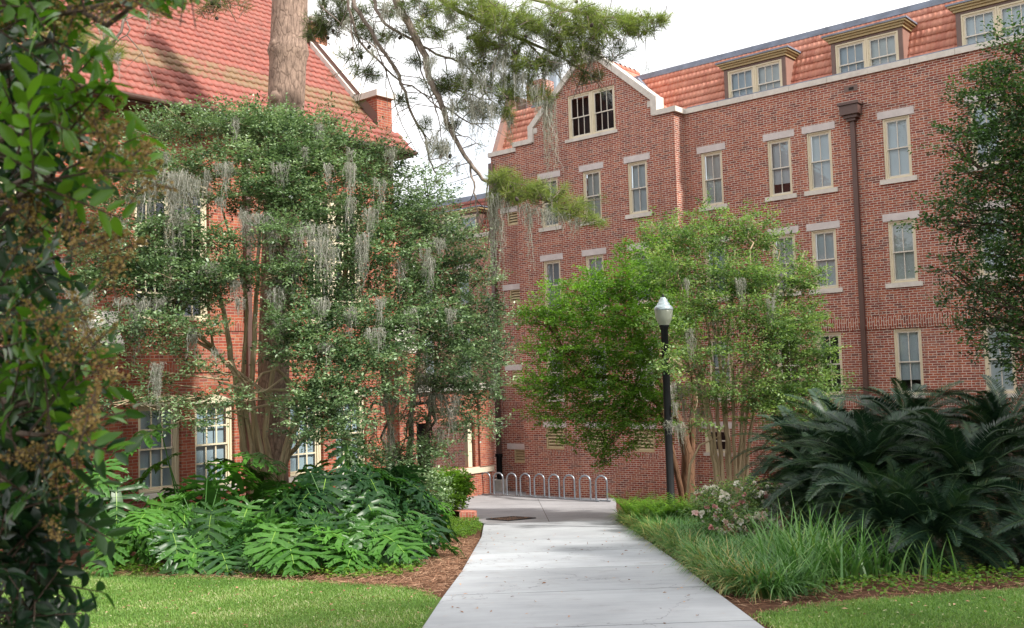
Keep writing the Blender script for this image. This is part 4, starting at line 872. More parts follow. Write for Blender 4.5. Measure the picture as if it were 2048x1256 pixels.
NEED = [(680,30,60,40,19.2,1,0),(740,70,40,20,19,1,0),(640,60,34,30,19.2,1,0),(725,140,22,12,18.7,.8,0),(700,110,30,10,18.8,.6,0),(760,20,40,20,18.9,.8,0),
 (930,15,70,30,17.8,1,1),(1010,50,90,46,17.7,1.2,1),(1120,45,90,40,17.7,1.1,1),(1210,55,70,40,17.6,1,1),(1280,50,50,24,17.6,1,1),(1320,38,24,14,17.6,.8,1),(1150,100,70,30,17.8,.9,1),(1060,130,60,40,17.9,.9,1),(970,110,60,36,18,.9,1),(900,160,34,20,18.1,.7,0),(940,170,50,22,18.1,.8,1),(870,175,34,18,18.3,.7,0),(965,225,36,20,18.2,.7,0),(1000,180,50,26,18,.8,1),(1020,225,30,20,18,.5,1),(1080,190,40,20,17.9,.6,1),(830,120,30,12,18.4,.5,0),(810,200,26,10,18.5,.5,0),(850,250,20,12,18.4,.5,0),(900,250,30,12,18.3,.5,0),(930,210,30,14,18.3,.7,1),(1220,110,50,14,17.8,.6,0),(1170,150,40,14,17.9,.6,0),(800,60,34,14,18.4,.6,0),(870,60,50,20,18.2,.8,1),(840,20,50,24,18.2,.9,0),
 (1000,355,34,20,18,1.1,1),(1030,385,50,24,18,1.2,1),(1090,385,50,20,18,1.1,1),(1140,415,44,20,18,1.1,1),(1185,438,24,14,18,1,1),(880,300,24,14,18.3,.6,0),(740,148,20,10,18.7,.6,0),
 (120,80,60,30,16.4,.8,1),(210,110,40,22,16.3,1,1),(150,60,50,20,16.5,.8,1),(60,110,60,30,16.5,.8,1),(440,10,60,16,17.5,.6,0),(100,160,50,14,16.4,.6,1)]
bn = {0: B(), 1: B()}; CONES = []
for px, py, rx, ry, Y, k, br in NEED:
    n = int(rx * ry / 36 * k) + 3; c = at(px, py, Y); sx, sz = rx * Y / F, ry * Y / F
    u = unit(gp_.standard_normal((n, 3))) * gp_.random((n, 1)) ** .4; C = c + u * np.array([sx, sx * .7, sz])
    for q in C:
        ax = unit(gp_.standard_normal(3) * .5 + (q - c) / sx * .8 + np.array([0, 0, .25])); m = 56
        b.tube([q - ax * .22 + gp_.normal(0, .04, 3), q - ax * .1, q + ax * .03], [.007, .006, .004], 5, cap=False)
        d = ax * gp_.uniform(.2, 1.1, (m, 1)) + gp_.normal(0, .62, (m, 3)); o_ = q + ax * gp_.uniform(-.14, .06, (m, 1))
        bn[br].leaves(o_, d, gp_.normal(0, 1, (m, 3)), gp_.uniform(.12, .23, m), .0068, np.clip(gp_.normal(gp_.uniform(.25, .8), .15, m), 0, 1), fold=0)
    CONES += [q + gp_.normal(0, .06, 3) for q in C[::4]]
for e in TW[::2]:
    m = 34; bn[0].leaves(e + gp_.normal(0, .03, (m, 3)), gp_.normal(0, 1, (m, 3)) + [0, 0, .2], gp_.normal(0, 1, (m, 3)), gp_.uniform(.1, .2, m), .0065, gp_.random(m), fold=0)
b.build('branch', bark('pine_branch_bark', (.13, .10, .085), (.34, .28, .24), 5., (3, 1)), tP, smooth=True); bn[0].build('needles', M_PINED, tP); bn[1].build('needles', M_PINE, tP); 
bc = B(); bc.lathe((0, 0, 0), [(.004, -.05), (.03, -.03), (.036, 0), (.024, .035), (.003, .05)], 7); c0 = bc.build('pine_cone', M_CONE, tP, local=True); c0.location = (CONES[0] - np.array(tP.location)).tolist()
for q in [CONES[i] for i in gp_.permutation(len(CONES))[:95]]:
    o = c0.copy(); COL.objects.link(o); o.parent = tP; o.location = (q - np.array(tP.location)).tolist(); o.rotation_euler = gp_.uniform(-1, 1, 3).tolist()
MS = []
for (x, y, l) in [(770,10,70),(800,20,60),(690,40,40),(745,100,30),(1000,60,110),(960,80,120),(1030,90,130),(1075,110,120),(1100,0,40),(985,130,120),(1010,150,130),(940,190,100),(955,200,120),(1090,140,80),(1050,150,70),(1145,110,60),(870,265,70),(885,280,90),(858,280,60),(893,290,60),(900,90,50),(925,110,60),(1100,200,180),(1096,210,200),(1190,90,50),(970,60,60),(1115,30,60),(1155,20,40),(905,200,100),(890,220,60),(1020,240,60)]: MS.append((x, y, 16 + (l > 80) * 8, l, 17.9))
MS += [(985,390,26,80,17.9),(1010,400,24,60,17.9),(1050,410,40,60,17.9),(1085,420,40,50,17.9),(1120,430,40,40,17.9),(1150,440,30,40,17.9),(990,350,20,240,18.0),(985,400,16,220,18.1),(1060,430,8,150,17.9),(1095,420,10,60,17.9),(1000,440,16,90,18),(205,20,34,70,16.2),(212,60,26,60,16.2),(190,95,20,70,16.2),(212,110,14,70,16.2),(150,100,12,60,16.2),(235,110,12,60,16.2),(145,60,14,60,16.2),(215,160,12,60,16.2),(300,10,8,75,16.2)]
MS += [(x, y, 30, l, 17.7) for x, y, l in ((960,150,90),(1000,120,120),(1040,150,90),(1075,170,100),(1120,120,70),(930,120,90),(980,210,80),(1090,60,90),(1180,110,50),(1240,80,40),(1010,60,100),(900,30,60),(860,120,60),(1150,60,60))]
moss(tP, MS, 27, .8)

# ------------------------------------------------------------------ philodendrons
def philo_leaf(seed):
    g = np.random.default_rng(seed); b = B(); nl = 6
    mid = lambda t: np.array([0, t, .10 * math.sin(t * 2.2) - .26 * t * t])
    def strip(P, Wd, nrm, rnd):
        P = np.array(P); T = unit(np.gradient(P, axis=0)); S = unit(np.cross(T, nrm)); Wd = np.array(Wd)[:, None]
        V = np.concatenate([P - S * Wd, P + S * Wd, P - np.array([0, 0, .012])]); m = len(P)
        fc = [[k, k + 1, 2 * m + k + 1, 2 * m + k] for k in range(m - 1)] + [[2 * m + k, 2 * m + k + 1, m + k + 1, m + k] for k in range(m - 1)]
        b.add(V, fc, None, rnd)
    base = .02 + seed * .095
    up = np.array([0, 0, 1.])
    ts = np.linspace(0, 1, 9); strip([mid(t) for t in ts], .03 + .085 * np.sin(np.pi * (ts * .8 + .12)), up, base)
    for sgn in (-1, 1):
        for i in range(nl + 2):
            f = i / (nl + 1); t0 = max(0, -.06 + f * .98); an = math.radians(128 - 104 * f ** .8 + g.normal(0, 4))
            Lb = (.20 + .40 * math.sin(math.pi * min(1, f * .86 + .17)) ** .9) * g.uniform(.9, 1.1)
            d = np.array([sgn * math.sin(an), math.cos(an), 0]); p0 = mid(t0); m = 6; P = []; bend = g.uniform(.1, .3)
            for k in range(m):
                s = k / (m - 1); q = p0 + d * Lb * s + np.array([0, bend * Lb * s * s, 0]); q = q + up * (.05 * math.sin(s * 2.6) + .035 * math.sin(s * 7 + i * 2.1) - .22 * (Lb * s) ** 1.6 * (1 + g.normal(0, .1))); P.append(q)
            wv = (.040 + .030 * math.sin(math.pi * f)) * g.uniform(.9, 1.1)
            strip(P, [wv * .80, wv * .72, wv * .85, wv * 1.0, wv * .72, .006], up, base + g.normal(0, .07))
            for k, sd in ((2, 1), (3, -1), (3, 1), (4, -1), (4, 1)):   # teeth on each lobe
                if g.random() < .85:
                    a = P[k]; dd = unit(d * .8 + np.array([d[1] * sd, -d[0] * sd, 0]) * .75); l = Lb * g.uniform(.16, .28)
                    strip([a, a + dd * l * .55 - up * .01, a + dd * l - up * .035], [wv * .55, wv * .5, .003], up, base)
    P = [mid(t) + up * .006 for t in ts]; S = np.array([1., 0, 0]); wdt = np.linspace(.010, .003, 9)[:, None]; P = np.array(P)
    b.add(np.concatenate([P - S * wdt, P + S * wdt]), [[k, k + 1, 9 + k + 1, 9 + k] for k in range(8)], None, 1.)
    for sgn in (-1, 1):
        for i in range(1, nl + 1):
            f = i / (nl + 1); t0 = max(0, -.06 + f * .98); an = math.radians(128 - 104 * f ** .8); d = np.array([sgn * math.sin(an), math.cos(an), 0]); a = mid(t0) + up * .007; q = a + d * .22 + up * .02; s = np.array([d[1], -d[0], 0]) * .0035
            b.add([a - s, a + s, q], [[0, 1, 2]], None, .9)
    o = b.build('leaf', M_PHILO); me = o.data; bpy.data.objects.remove(o); return me
PL = [philo_leaf(k) for k in range(8)]
def basis(y, n):           # matrix with local Y along y and local Z near n
    y = unit(np.array(y, float)); n = np.array(n, float); x = unit(np.cross(y, n)); z = np.cross(x, y)
    return Matrix(((x[0], y[0], z[0]), (x[1], y[1], z[1]), (x[2], y[2], z[2])))
def philodendron(x, y, n, label, seed, size=.75, hgt=1.0, lean=(0, 0)):
    n = int(n * .8); size *= 1.1; tn = (0, 4) if (x > -3.2 and y > 16.5) else ((3, 8) if x < -2.8 else (1, 6))  # left plants get brighter leaf tones painted as sunlit, rear right darker ones
    g = np.random.default_rng(seed); z = float(gz(x, y)); t = thing('philodendron', label, 'plant', (x, y, z), 'philodendrons massed before the brick hall'); b = B()
    for i in range(n):
        az = 2 * math.pi * (i * .382 + g.uniform(-.05, .05)); el = math.radians(g.uniform(18, 78)); L = hgt * g.uniform(.65, 1.15)
        d = np.array([math.cos(az) * math.cos(el), math.sin(az) * math.cos(el), math.sin(el)]); d[:2] += lean
        c0 = np.array([0, 0, .1]) + g.normal(0, .05, 3); e = c0 + d * L
        P = np.array([c0, c0 + d * L * .5 + [0, 0, .08], e]); b.tube([c0, P[1], e], [.016, .012, .009], 6, rnd=.45)
        hd = np.array([math.cos(az), math.sin(az), 0]); tilt = math.radians(g.uniform(14, 78)) * (1 if el > .5 else .5)
        yv = hd * math.cos(tilt) - Z3 * math.sin(tilt); nv = hd * math.sin(tilt) + Z3 * math.cos(tilt) + g.normal(0, .18, 3)
        o = bpy.data.objects.new('leaf', PL[g.integers(*tn)]); COL.objects.link(o); o.parent = t
        s = size * g.uniform(.75, 1.15); mt = basis(yv, nv).to_4x4(); o.matrix_local = Matrix.Translation(e.tolist()) @ mt @ Matrix.Diagonal((s * 1.12, s, s, 1))
    b.build('leaf_stalk', M_PHILO, t, local=True)
PH = [(-5.5, 15.2, 15, 'leafy philodendron at the left end of the bed, nearest the flowering shrub', .60, .8), (-4.4, 14.9, 16, 'philodendron with a drooping leaf at the lawn edge below the arched windows', .64, .75),
 (-3.3, 14.6, 16, 'front philodendron with a bright leaf hanging to the pine straw', .70, .7), (-2.35, 15.0, 16, 'broad philodendron in the middle of the bed front', .64, .65), (-1.65, 15.8, 13, 'philodendron nearest the path with low spreading leaves', .56, .45),
 (-5.6, 17.6, 17, 'tall philodendron against the arched windows left of the myrtle stems', .72, 1.85), (-4.2, 17.0, 16, 'philodendron directly in front of the myrtle stems', .70, 1.45), (-3.0, 17.0, 18, 'darkest philodendron, behind the bed centre', .74, 1.3),
 (-2.2, 17.8, 16, 'philodendron under the hanging moss right of the pine', .66, 1.1), (-2.5, 19.2, 12, 'philodendron drooping towards the red brick kerb by the plaza', .58, 1.0), (-3.5, 19.4, 14, 'rear philodendron beneath the small arched window', .72, 1.75), (-6.6, 16.6, 14, 'philodendron mostly hidden behind the flowering shrub', .70, 1.4), (-2.75, 15.9, 14, 'upright philodendron between the front row and the dark one', .64, 1.15), (-4.9, 16.0, 15, 'philodendron behind the front row below the left arched window', .66, 1.3)]
for i, (x, y, n, lb, s, h) in enumerate(PH): philodendron(x, y, n, lb, 100 + i, s, h)

# ------------------------------------------------------------------ cycads
def frond_mesh(seed, L=1.35):
    g = np.random.default_rng(seed); b = B(); n = 20; tone = [.2, .4, .3, .55, .35, .88][seed % 6]; t = np.linspace(0, 1, n); a = np.radians(62 - g.uniform(64, 92) * t ** g.uniform(1.1, 1.5)); ds = L / n
    P = np.zeros((n, 3)); P[:, 1] = np.cumsum(np.cos(a)) * ds; P[:, 2] = np.cumsum(np.sin(a)) * ds; b.tube(P, np.linspace(.010, .003, n), 5, rnd=.72, cap=False)
    m = 88; q = np.linspace(.10, .99, m); C = np.stack([np.interp(q, t, P[:, k]) for k in range(3)], 1); T = unit(np.stack([np.interp(q, t, np.gradient(P[:, k])) for k in range(3)], 1)); N = np.cross(np.array([1., 0, 0]), T)
    for s in (-1, 1):
        ln = .19 * np.sin(np.pi * np.clip(q * .86 + .12, 0, 1)) ** .6 * L / 1.35 * g.uniform(.9, 1.1, m)
        D = T * (.45 + .5 * q[:, None]) + np.array([s * 1., 0, 0]) + N * .38 + g.normal(0, .06, (m, 3)); b.leaves(C, D, N + np.array([0, 0, .01]), ln * .92, .0135, np.clip(g.normal(tone, .13, m), 0, 1), fold=.1)
    o = b.build('frond', M_CYCAD); me = o.data; bpy.data.objects.remove(o); return me
FM = [frond_mesh(k) for k in range(6)]
def cycad(x, y, h, n, label, seed, s=1.):
    g = np.random.default_rng(seed); z = float(gz(x, y)); t = thing('sago_palm', label, 'plant', (x, y, z), 'sago palms beside the right lawn'); b = B()
    b.lathe((0, 0, 0), [(.13, -.05), (.15, .1), (.13, h * .5), (.12, h), (.03, h + .12)], 12); b.build('trunk', M_TBARK, t, local=True)
    for i in range(n):
        az = i * 2.399 + g.normal(0, .1); lean = math.radians(-14 + 112 * ((i + .5) / n) ** 1.05)
        o = bpy.data.objects.new('frond', FM[5 if (i > n * .8 and g.random() < .35) else g.integers(0, 5)]); COL.objects.link(o); o.parent = t; k = s * g.uniform(.85, 1.12)
        o.matrix_local = Matrix.Translation((0, 0, h + .03)) @ Matrix.Rotation(az, 4, 'Z') @ Matrix.Rotation(-lean + .15, 4, 'X') @ Matrix.Rotation(g.normal(0, .25), 4, 'Y') @ Matrix.Diagonal((k, k, k, 1))
for i, a in enumerate([(6.1, 15.8, 1.45, 76, 'tallest sago palm, its fronds rising in front of the brick wall', 1.15), (5.0, 14.4, 1.0, 76, 'wide sago palm at the centre of the dark clump', 1.15), (5.0, 17.6, 1.15, 70, 'bluish sago palm at the left end of the clump beside the myrtle', 1.05),
 (6.0, 13.6, .85, 70, 'sago palm at the right edge of the clump', 1.15), (5.2, 12.7, .30, 60, 'low sago palm whose fronds touch the ground leaves by the lawn', 1.0), (7.3, 15.2, 1.35, 70, 'sago palm partly cut off by the right edge of view', 1.15), (4.55, 15.4, .6, 60, 'small sago palm behind the long border grass', 1.), (5.4, 16.9, 1.3, 70, 'sago palm at the back of the clump', 1.15), (6.7, 12.3, .3, 50, 'low sago palm nearest the camera at the right', 1.), (5.3, 15.3, .7, 70, 'sago palm hemmed in by all the others', 1.1), (4.75, 13.1, .4, 56, 'sago palm behind the strap leaves', 1.)]):
    cycad(a[0], a[1], a[2], min(96, int(a[3] * 1.2)), a[4], 200 + i, a[5] * .95)

# ------------------------------------------------------------------ border grass, ferns, flowers
def blades(b, C, L, wd, g, arch=1., seg=4, rn=None, dirb=None, up=1.):
    n = len(C); L = np.broadcast_to(L, (n,)); az = g.uniform(0, 2 * math.pi, n); H = np.stack([np.cos(az), np.sin(az), np.zeros(n)], 1)
    if dirb is not None: H = unit(H + dirb)
    S = np.cross(H, Z3); el0 = np.radians(g.uniform(58, 88, n)) * up; cur = g.uniform(.5, 1.5, n) * arch
    P = C.copy(); rows = []
    for k in range(seg + 1):
        w_ = wd * (1 - (k / seg) ** 1.6) * .5 + .0006; rows += [P - S * w_, P + S * w_]
        el = el0 - cur * ((k + .5) / seg) * 1.6; P = P + (H * np.cos(el)[:, None] + Z3 * np.sin(el)[:, None]) * (L / seg)[:, None]
    V = np.stack(rows, 1); m = V.shape[1]; base = np.arange(n)[:, None] * m
    fs = np.concatenate([base + np.array([[2 * k, 2 * k + 1, 2 * k + 3, 2 * k + 2]]) for k in range(seg)])
    r = g.random(n) if rn is None else rn; b.add(V.reshape(-1, 3), fs, None, np.tile(r, seg))
def inpoly(x, y, P):
    c = np.zeros(len(x), bool); n = len(P)
    for i in range(n):
        (x0, y0), (x1, y1) = P[i], P[(i + 1) % n]
        if y0 == y1: continue
        k = ((y0 > y) != (y1 > y)) & (x < (x1 - x0) * (y - y0) / (y1 - y0) + x0); c ^= k
    return c
def scatter(P, n, g):
    P_ = np.array(P); lo, hi = P_.min(0), P_.max(0); x = g.uniform(lo[0], hi[0], n); y = g.uniform(lo[1], hi[1], n); k = inpoly(x, y, P); return x[k], y[k]
g = np.random.default_rng(50)
BORD = [(2.28, 10.9), (2.34, 13.6), (2.38, 19.3), (2.36, 22.6), (2.7, 24.5), (3.6, 24.5), (3.9, 21.5), (4.3, 17), (3.7, 13.6), (3.3, 11.6), (2.75, 10.6)]
b = B(); cx, cy = scatter(BORD, 1150, g)
for x, y in zip(cx, cy):
    m = 42; C = np.stack([x + g.normal(0, .07, m), y + g.normal(0, .07, m), np.zeros(m)], 1); C[:, 2] = gz(C[:, 0], C[:, 1]) - .02
    edge = x < 2.62; r = np.clip(g.normal(.42, .2, m), 0, .78)
    if edge: r = np.where(g.random(m) < .28, g.uniform(.85, 1, m), r)
    blades(b, C, g.uniform(.36, .62, m), .020, g, 1., 4, r, dirb=np.array([-.45, -.2, 0]) if edge else np.array([-.15, -.2, 0]))
o = tag(b.build('border_grass', M_LIRI), 'arching green border grass spilling along the right edge of the path', 'border grass'); o['kind'] = 'stuff'
b = B()
for (x, y, k, h) in [(3.15, 11.5, 80, .95), (3.5, 12.2, 90, 1.05), (3.3, 12.8, 60, .95), (3.8, 11.9, 70, .9), (3.9, 12.8, 60, 1.), (4.3, 12.2, 50, .75), (2.85, 10.9, 50, .55), (4.7, 11.9, 36, .55)]:
    C = np.stack([x + g.normal(0, .16, k), y + g.normal(0, .16, k), np.zeros(k)], 1); C[:, 2] = gz(C[:, 0], C[:, 1]); blades(b, C, h * g.uniform(.6, 1.1, k), .028, g, .55, 5, np.clip(g.normal(.5, .2, k), 0, .8))
o = tag(b.build('iris_leaves', M_LIRI), 'tall strap leaves standing before the sago palms at the path corner', 'strap leaves'); o['kind'] = 'stuff'
# ferns behind the border
def fern(x, y, seed, label):
    g = np.random.default_rng(seed); z = float(gz(x, y)); t = thing('fern', label, 'plant', (x, y, z), 'bright ferns along the back of the border'); b = B()
    for i in range(40):
        az = i * 2.4; L = g.uniform(.65, 1.0); a = np.radians(76 - 60 * np.linspace(0, 1, 9) ** 1.4); P = np.zeros((9, 3)); r_ = np.cumsum(np.cos(a)) * L / 9; P[:, 0] = r_ * math.cos(az); P[:, 1] = r_ * math.sin(az); P[:, 2] = np.cumsum(np.sin(a)) * L / 9
        q = np.linspace(.1, .98, 24); C = np.stack([np.interp(q, np.linspace(0, 1, 9), P[:, k]) for k in range(3)], 1); sd = np.array([-math.sin(az), math.cos(az), 0])
        for s in (-1, 1): b.leaves(C, sd * s + np.array([math.cos(az), math.sin(az), .1]) * .35 + g.normal(0, .1, (24, 3)), np.tile(Z3, (24, 1)) + g.normal(0, .2, (24, 3)), .09 * np.sin(np.pi * (q * .85 + .12)), .024, np.clip(g.normal(.6, .2, 24), 0, 1))
    b.build('fronds', M_COVER, t, local=True)
for i, (px_, Y_) in enumerate([(1290, 19.6), (1325, 19.1), (1365, 19.0), (1400, 18.8), (1435, 18.5), (1262, 21.4)]):
    q = base_at(px_, Y_); fern(q[0], Y_, 300 + i, ['fern just left of the lamp post foot', 'bright fern right before the lamp post foot', 'fern just right of the lamp post foot', 'fern in line with the reddish trunk', 'fern beside the pink rose bush', 'leftmost fern at the plaza corner'][i])
# rose bush
def shrub(name, label, cat, pads, Ymid, seed, mat, leafsz=(.04, .026), dens=1.2, flowers=0, frm=.03, group=None, pr=(0, 1), bk=M_TBARK, px0=None, py0=1100, spray=.14):
    q = base_at(px0 or pads[0][0], Ymid); t = thing(name, label, cat, q, group); g = np.random.default_rng(seed)
    bl, cs = crown(pads, leaf=leafsz, dens=dens, seed=seed, spray=spray, per=14, flat=.7, rn=pr); bl.build('foliage', mat, t)
    b = B()
    for c, sx, sz in cs:
        for k in range(4): b.tube(wob(q + g.normal(0, .05, 3) * [1, 1, 0], c + g.uniform(-.6, .6, 3) * [sx, sx, sz], 5, .2, g), np.linspace(.012, .004, 5), 5, cap=False)
    b.build('stem', bk, t)
    if flowers:
        b = B()
        for i in range(flowers):
            c, sx, sz = cs[g.integers(len(cs))]; u = unit(g.standard_normal(3)); u[1] = -abs(u[1]); c = c + u * np.array([sx, sx * .8, sz]) * g.uniform(.85, 1.1); r = frm * g.uniform(.6, 1.4); m = 12; ro = g.choice([.1, .45, .7, .85, 1., 1.])
            D = unit(g.normal(0, 1, (m, 3)) + np.array([0, -.4, .5])); b.leaves(np.tile(c, (m, 1)), D, g.normal(0, 1, (m, 3)), r * 1.4, r * 1.3, np.clip(ro + g.normal(0, .08, m), 0, 1), fold=.25)
        o = b.build('blooms', M_FLOWER, t)
    return t
shrub('rose_bush', 'low rose bush covered in small pink and white blooms beside the border grass', 'shrub', [(1430,1020,50,36,15.6),(1490,995,56,38,15.8),(1480,1040,60,26,15.2),(1535,1010,40,36,15.8),(1420,995,30,20,16),(1550,985,30,20,16.2),(1520,1050,40,20,15)], 15.8, 60, M_CREPE2, dens=1.7, flowers=190, px0=1490, frm=.042)
shrub('rose_bush', 'second rose bush with a few pink blooms in front of the bluish sago palm', 'shrub', [(1590,990,40,16,18.2),(1625,1000,36,14,18),(1560,975,26,14,18.4)], 18.2, 61, M_CREPE2, dens=1.4, flowers=22, px0=1590, frm=.026)
shrub('round_bush', 'small rounded yellow-green bush at the left corner of the plaza', 'shrub', [(905,975,32,34,25.4),(922,968,18,26,25.2),(898,1000,32,24,25.1),(885,960,24,24,25.4)], 25.4, 62, M_LIME, leafsz=(.07, .042), dens=5, px0=908, pr=(.3, 1))
shrub('broadleaf_shrub', 'dark leafy shrub under the porch-side myrtle, left of the round bush', 'shrub', [(780,1000,50,30,20),(830,1010,60,34,20),(870,1000,30,40,20.4),(760,960,40,30,20.2)], 20.4, 63, M_CREPE, dens=1.6, px0=820)
# ground cover
g = np.random.default_rng(70)
def cover(name, label, P, n, hgt, L, mat, g, pr=(0, 1), cat='ground cover'):
    x, y = scatter(P, n, g); m = len(x); k = 5; C = np.repeat(np.stack([x, y, gz(x, y) + g.uniform(.01, hgt, m)], 1), k, 0) + g.normal(0, L * .5, (m * k, 3)) * [1, 1, .35]
    b = B(); b.leaves(C, g.normal(0, 1, (m * k, 3)) * [1, 1, .3], Z3 + g.normal(0, .35, (m * k, 3)), L * g.uniform(.7, 1.2, m * k), L * .8, g.uniform(*pr, m * k), fold=.1)
    o = tag(b.build(name, mat), label, cat); o['kind'] = 'stuff'; return o
cover('ground_cover', 'bright yellow-green ground cover at the left path corner before the brick kerb', [(-1.0, 19.3), (-.75, 21.2), (-.95, 23.9), (-1.9, 24.4), (-2.3, 21.5), (-1.6, 19.4)], 3600, .16, .035, M_COVER, g)
cover('creeping_plants', 'low creeping plants scattered on the pine straw below the philodendrons', [(-6.2, 14.9), (-4.4, 14.3), (-3.2, 13.7), (-2.2, 13.4), (-1.6, 13.3), (-1.3, 14.6), (-3.5, 14.8), (-6, 15.6)], 1500, .10, .055, M_COVER, g)
cover('creeping_plants', 'patchy clover-like leaves along the edge of the right lawn', [(2.9, 10.3), (4.4, 10.75), (5.6, 11.0), (7, 11.2), (7, 12.4), (4.6, 12), (3, 11.2)], 700, .12, .05, M_COVER, g)
# pine straw strands
def straw(P, n, g, b):
    x, y = scatter(P, n, g); m = len(x); C = np.stack([x, y, gz(x, y) + .012 + g.uniform(0, .035, m)], 1); D = g.normal(0, 1, (m, 3)) * [1, 1, .12]
    b.leaves(C, D, Z3 + g.normal(0, .3, (m, 3)), g.uniform(.10, .20, m), .0055, g.random(m), fold=0)
b = B(); straw([(-.90, 11.2), (-.80, 13.6), (-.72, 19.2), (-1.6, 19.5), (-2.4, 15.2), (-6, 16), (-6.3, 14.7), (-3.3, 13.4), (-1.3, 12.1)], 34000, g, b); straw([(2.12, 9.3), (2.3, 13.6), (2.35, 22), (2.8, 22), (2.9, 12.5), (7, 12.8), (7, 10.8), (3.9, 10.3)], 14000, g, b)
x, y = scatter([(-1.0, 9), (-.65, 20), (2.3, 20), (2.2, 9)], 420, g); k = (np.abs(x - .7) > g.uniform(.2, 1.9, len(x))); x, y = x[k], y[k]
b.leaves(np.stack([x, y, gz(x, y) + .04], 1), g.normal(0, 1, (len(x), 3)) * [1, 1, 0], np.tile(Z3, (len(x), 1)), g.uniform(.03, .12, len(x)), .004, g.random(len(x)), fold=0)
o = tag(b.build('pine_straw', M_STRAW), 'brown pine straw strewn over the beds and path edges', 'pine straw'); o['kind'] = 'stuff'
g = np.random.default_rng(77); b = B()
for P, n in (([(-.95, 7), (-.9, 11), (-.7, 20), (2.3, 20), (2.1, 7)], 130), ([(-5, 7.5), (-.9, 7.5), (-.9, 11.5), (-5, 14)], 220), ([(2.1, 9), (2.2, 10), (6, 11), (6, 9)], 90), ([(-1, 11.5), (-.8, 18), (-1.8, 18), (-5, 15), (-5, 14)], 260)):
    x, y = scatter(P, n, g); m = len(x); b.leaves(np.stack([x, y, gz(x, y) + .05], 1), g.normal(0, 1, (m, 3)) * [1, 1, .15], Z3 + g.normal(0, .35, (m, 3)), g.uniform(.03, .07, m), g.uniform(.012, .03, m), g.random(m), fold=.25)
o = tag(b.build('leaf_litter', M_STRAW), 'dry brown leaves fallen on the lawn, beds and path', 'leaf litter'); o['kind'] = 'stuff'
# lawn blades
g = np.random.default_rng(80); b = B()
for P, n in (([(-.9, 6.6), (-.88, 11.3), (-1.3, 12.25), (-2.2, 12.95), (-3.3, 13.55), (-4.4, 14.25), (-5.4, 14.8), (-7.5, 16), (-7.5, 12), (-4, 6.6)], 150000), ([(2.15, 8.6), (2.2, 9.6), (2.8, 10.), (3.9, 10.4), (5.2, 10.7), (6.5, 10.9), (5, 8.6)], 42000)):
    x, y = scatter(P, n, g); x = x + g.normal(0, .05, len(x)) * (1 + np.sin(y * 7) * .8); y = y + g.normal(0, .06, len(x)); kp = (x < px_l(9) - .02) | (x > 2.1); x, y = x[kp], y[kp]; m = len(x); C = np.stack([x, y, gz(x, y) + .005], 1); pt_ = np.sin(x * 1.7 + 2 * np.sin(y * .9)) * np.sin(y * 1.9 + 1.3 * np.sin(x * 1.1)); cl_ = .5 + .5 * np.sin(x * 3.1 + np.sin(y * 2.3) * 2) * np.cos(y * 2.7 + x)
    blades(b, C, g.uniform(.025, .055, m) * (.8 + .4 * cl_), .0075, g, .7, 2, np.clip(g.normal(.38 + .2 * cl_ + .22 * pt_, .22, m), 0, 1))
    x, y = scatter(P, n // 240, g); m = len(x); b.leaves(np.stack([x, y, gz(x, y) + .035], 1), g.normal(0, 1, (m, 3)) * [1, 1, .2], Z3 + g.normal(0, .3, (m, 3)), g.uniform(.02, .04, m), .02, 1., fold=.1)
o = b.build('lawn_grass', M_GRASS); tag(o, 'short mown turf either side of the pale path', 'lawn grass'); o['kind'] = 'stuff'

# ------------------------------------------------------------------ street furniture
LX = base_at(1342, 20.); lamp = thing('street_lamp', 'black lamp post topped by a frosted acorn globe, standing in the ferns', 'street lamp', LX)
b = B(); zt = at(1329, 655, 20.)[2] - LX[2] 
b.lathe((0, 0, 0), [(.17, 0), (.17, .10), (.14, .13), (.13, .45), (.10, .52), (.10, .60), (.078, .64), (.075, zt * .5), (.072, zt - .05), (.085, zt - .04), (.085, zt), (.10, zt + .01), (.10, zt + .05)], 22); b.build('post', M_IRON, lamp, smooth=False, local=True)
gm = M('lamp_globe_glass'); zz_ = gm.n('SeparateXYZ', {0: gm.n('TexCoord').outputs['Object']}).outputs[2]; rib = gm.n('TexWave', {'Vector': gm.n('TexCoord').outputs['Object'], 'Scale': 14., 'Distortion': 0.}, wave_type='BANDS', bands_direction='Z').outputs['Fac']
M_GLOBE = gm.fin((.30, .33, .27), .15, gm.bump(rib, .5, .01), 0, .6, (.7, .7, .6), .35)
M_CAP = plain('lamp_cap_metal', (.30, .36, .38), .3, .1, 4., .03, metal=.5)
b = B(); k = zt + .05; b.lathe((0, 0, 0), [(.10, k), (.115, k + .03), (.15, k + .10), (.172, k + .18), (.182, k + .27), (.184, k + .30)], 28); b.build('globe', M_GLOBE, lamp, smooth=True, local=True)
b = B(); b.lathe((0, 0, 0), [(.188, k + .295), (.192, k + .31), (.180, k + .35), (.150, k + .385), (.128, k + .395), (.124, k + .43), (.105, k + .445), (.095, k + .45), (.085, k + .50), (.055, k + .53), (.05, k + .55), (.018, k + .555)], 28); b.build('cap', M_CAP, lamp, smooth=False, local=True)
b = B(); b.lathe((0, 0, 0), [(.018, k + .55), (.028, k + .575), (.018, k + .60), (.008, k + .62), (.001, k + .66)], 12); b.build('finial', M_IRON, lamp, smooth=True, local=True)
g = np.random.default_rng(90); b = B(); moss_clump(b, LX + [0, -.1, 2.15], .16, .28, g, 1.5); moss_clump(b, LX + [.14, -.1, 2.5], .1, .5, g); o = tag(b.build('hanging_moss', M_MOSS), 'small tuft of grey moss caught on the lamp post', 'moss')
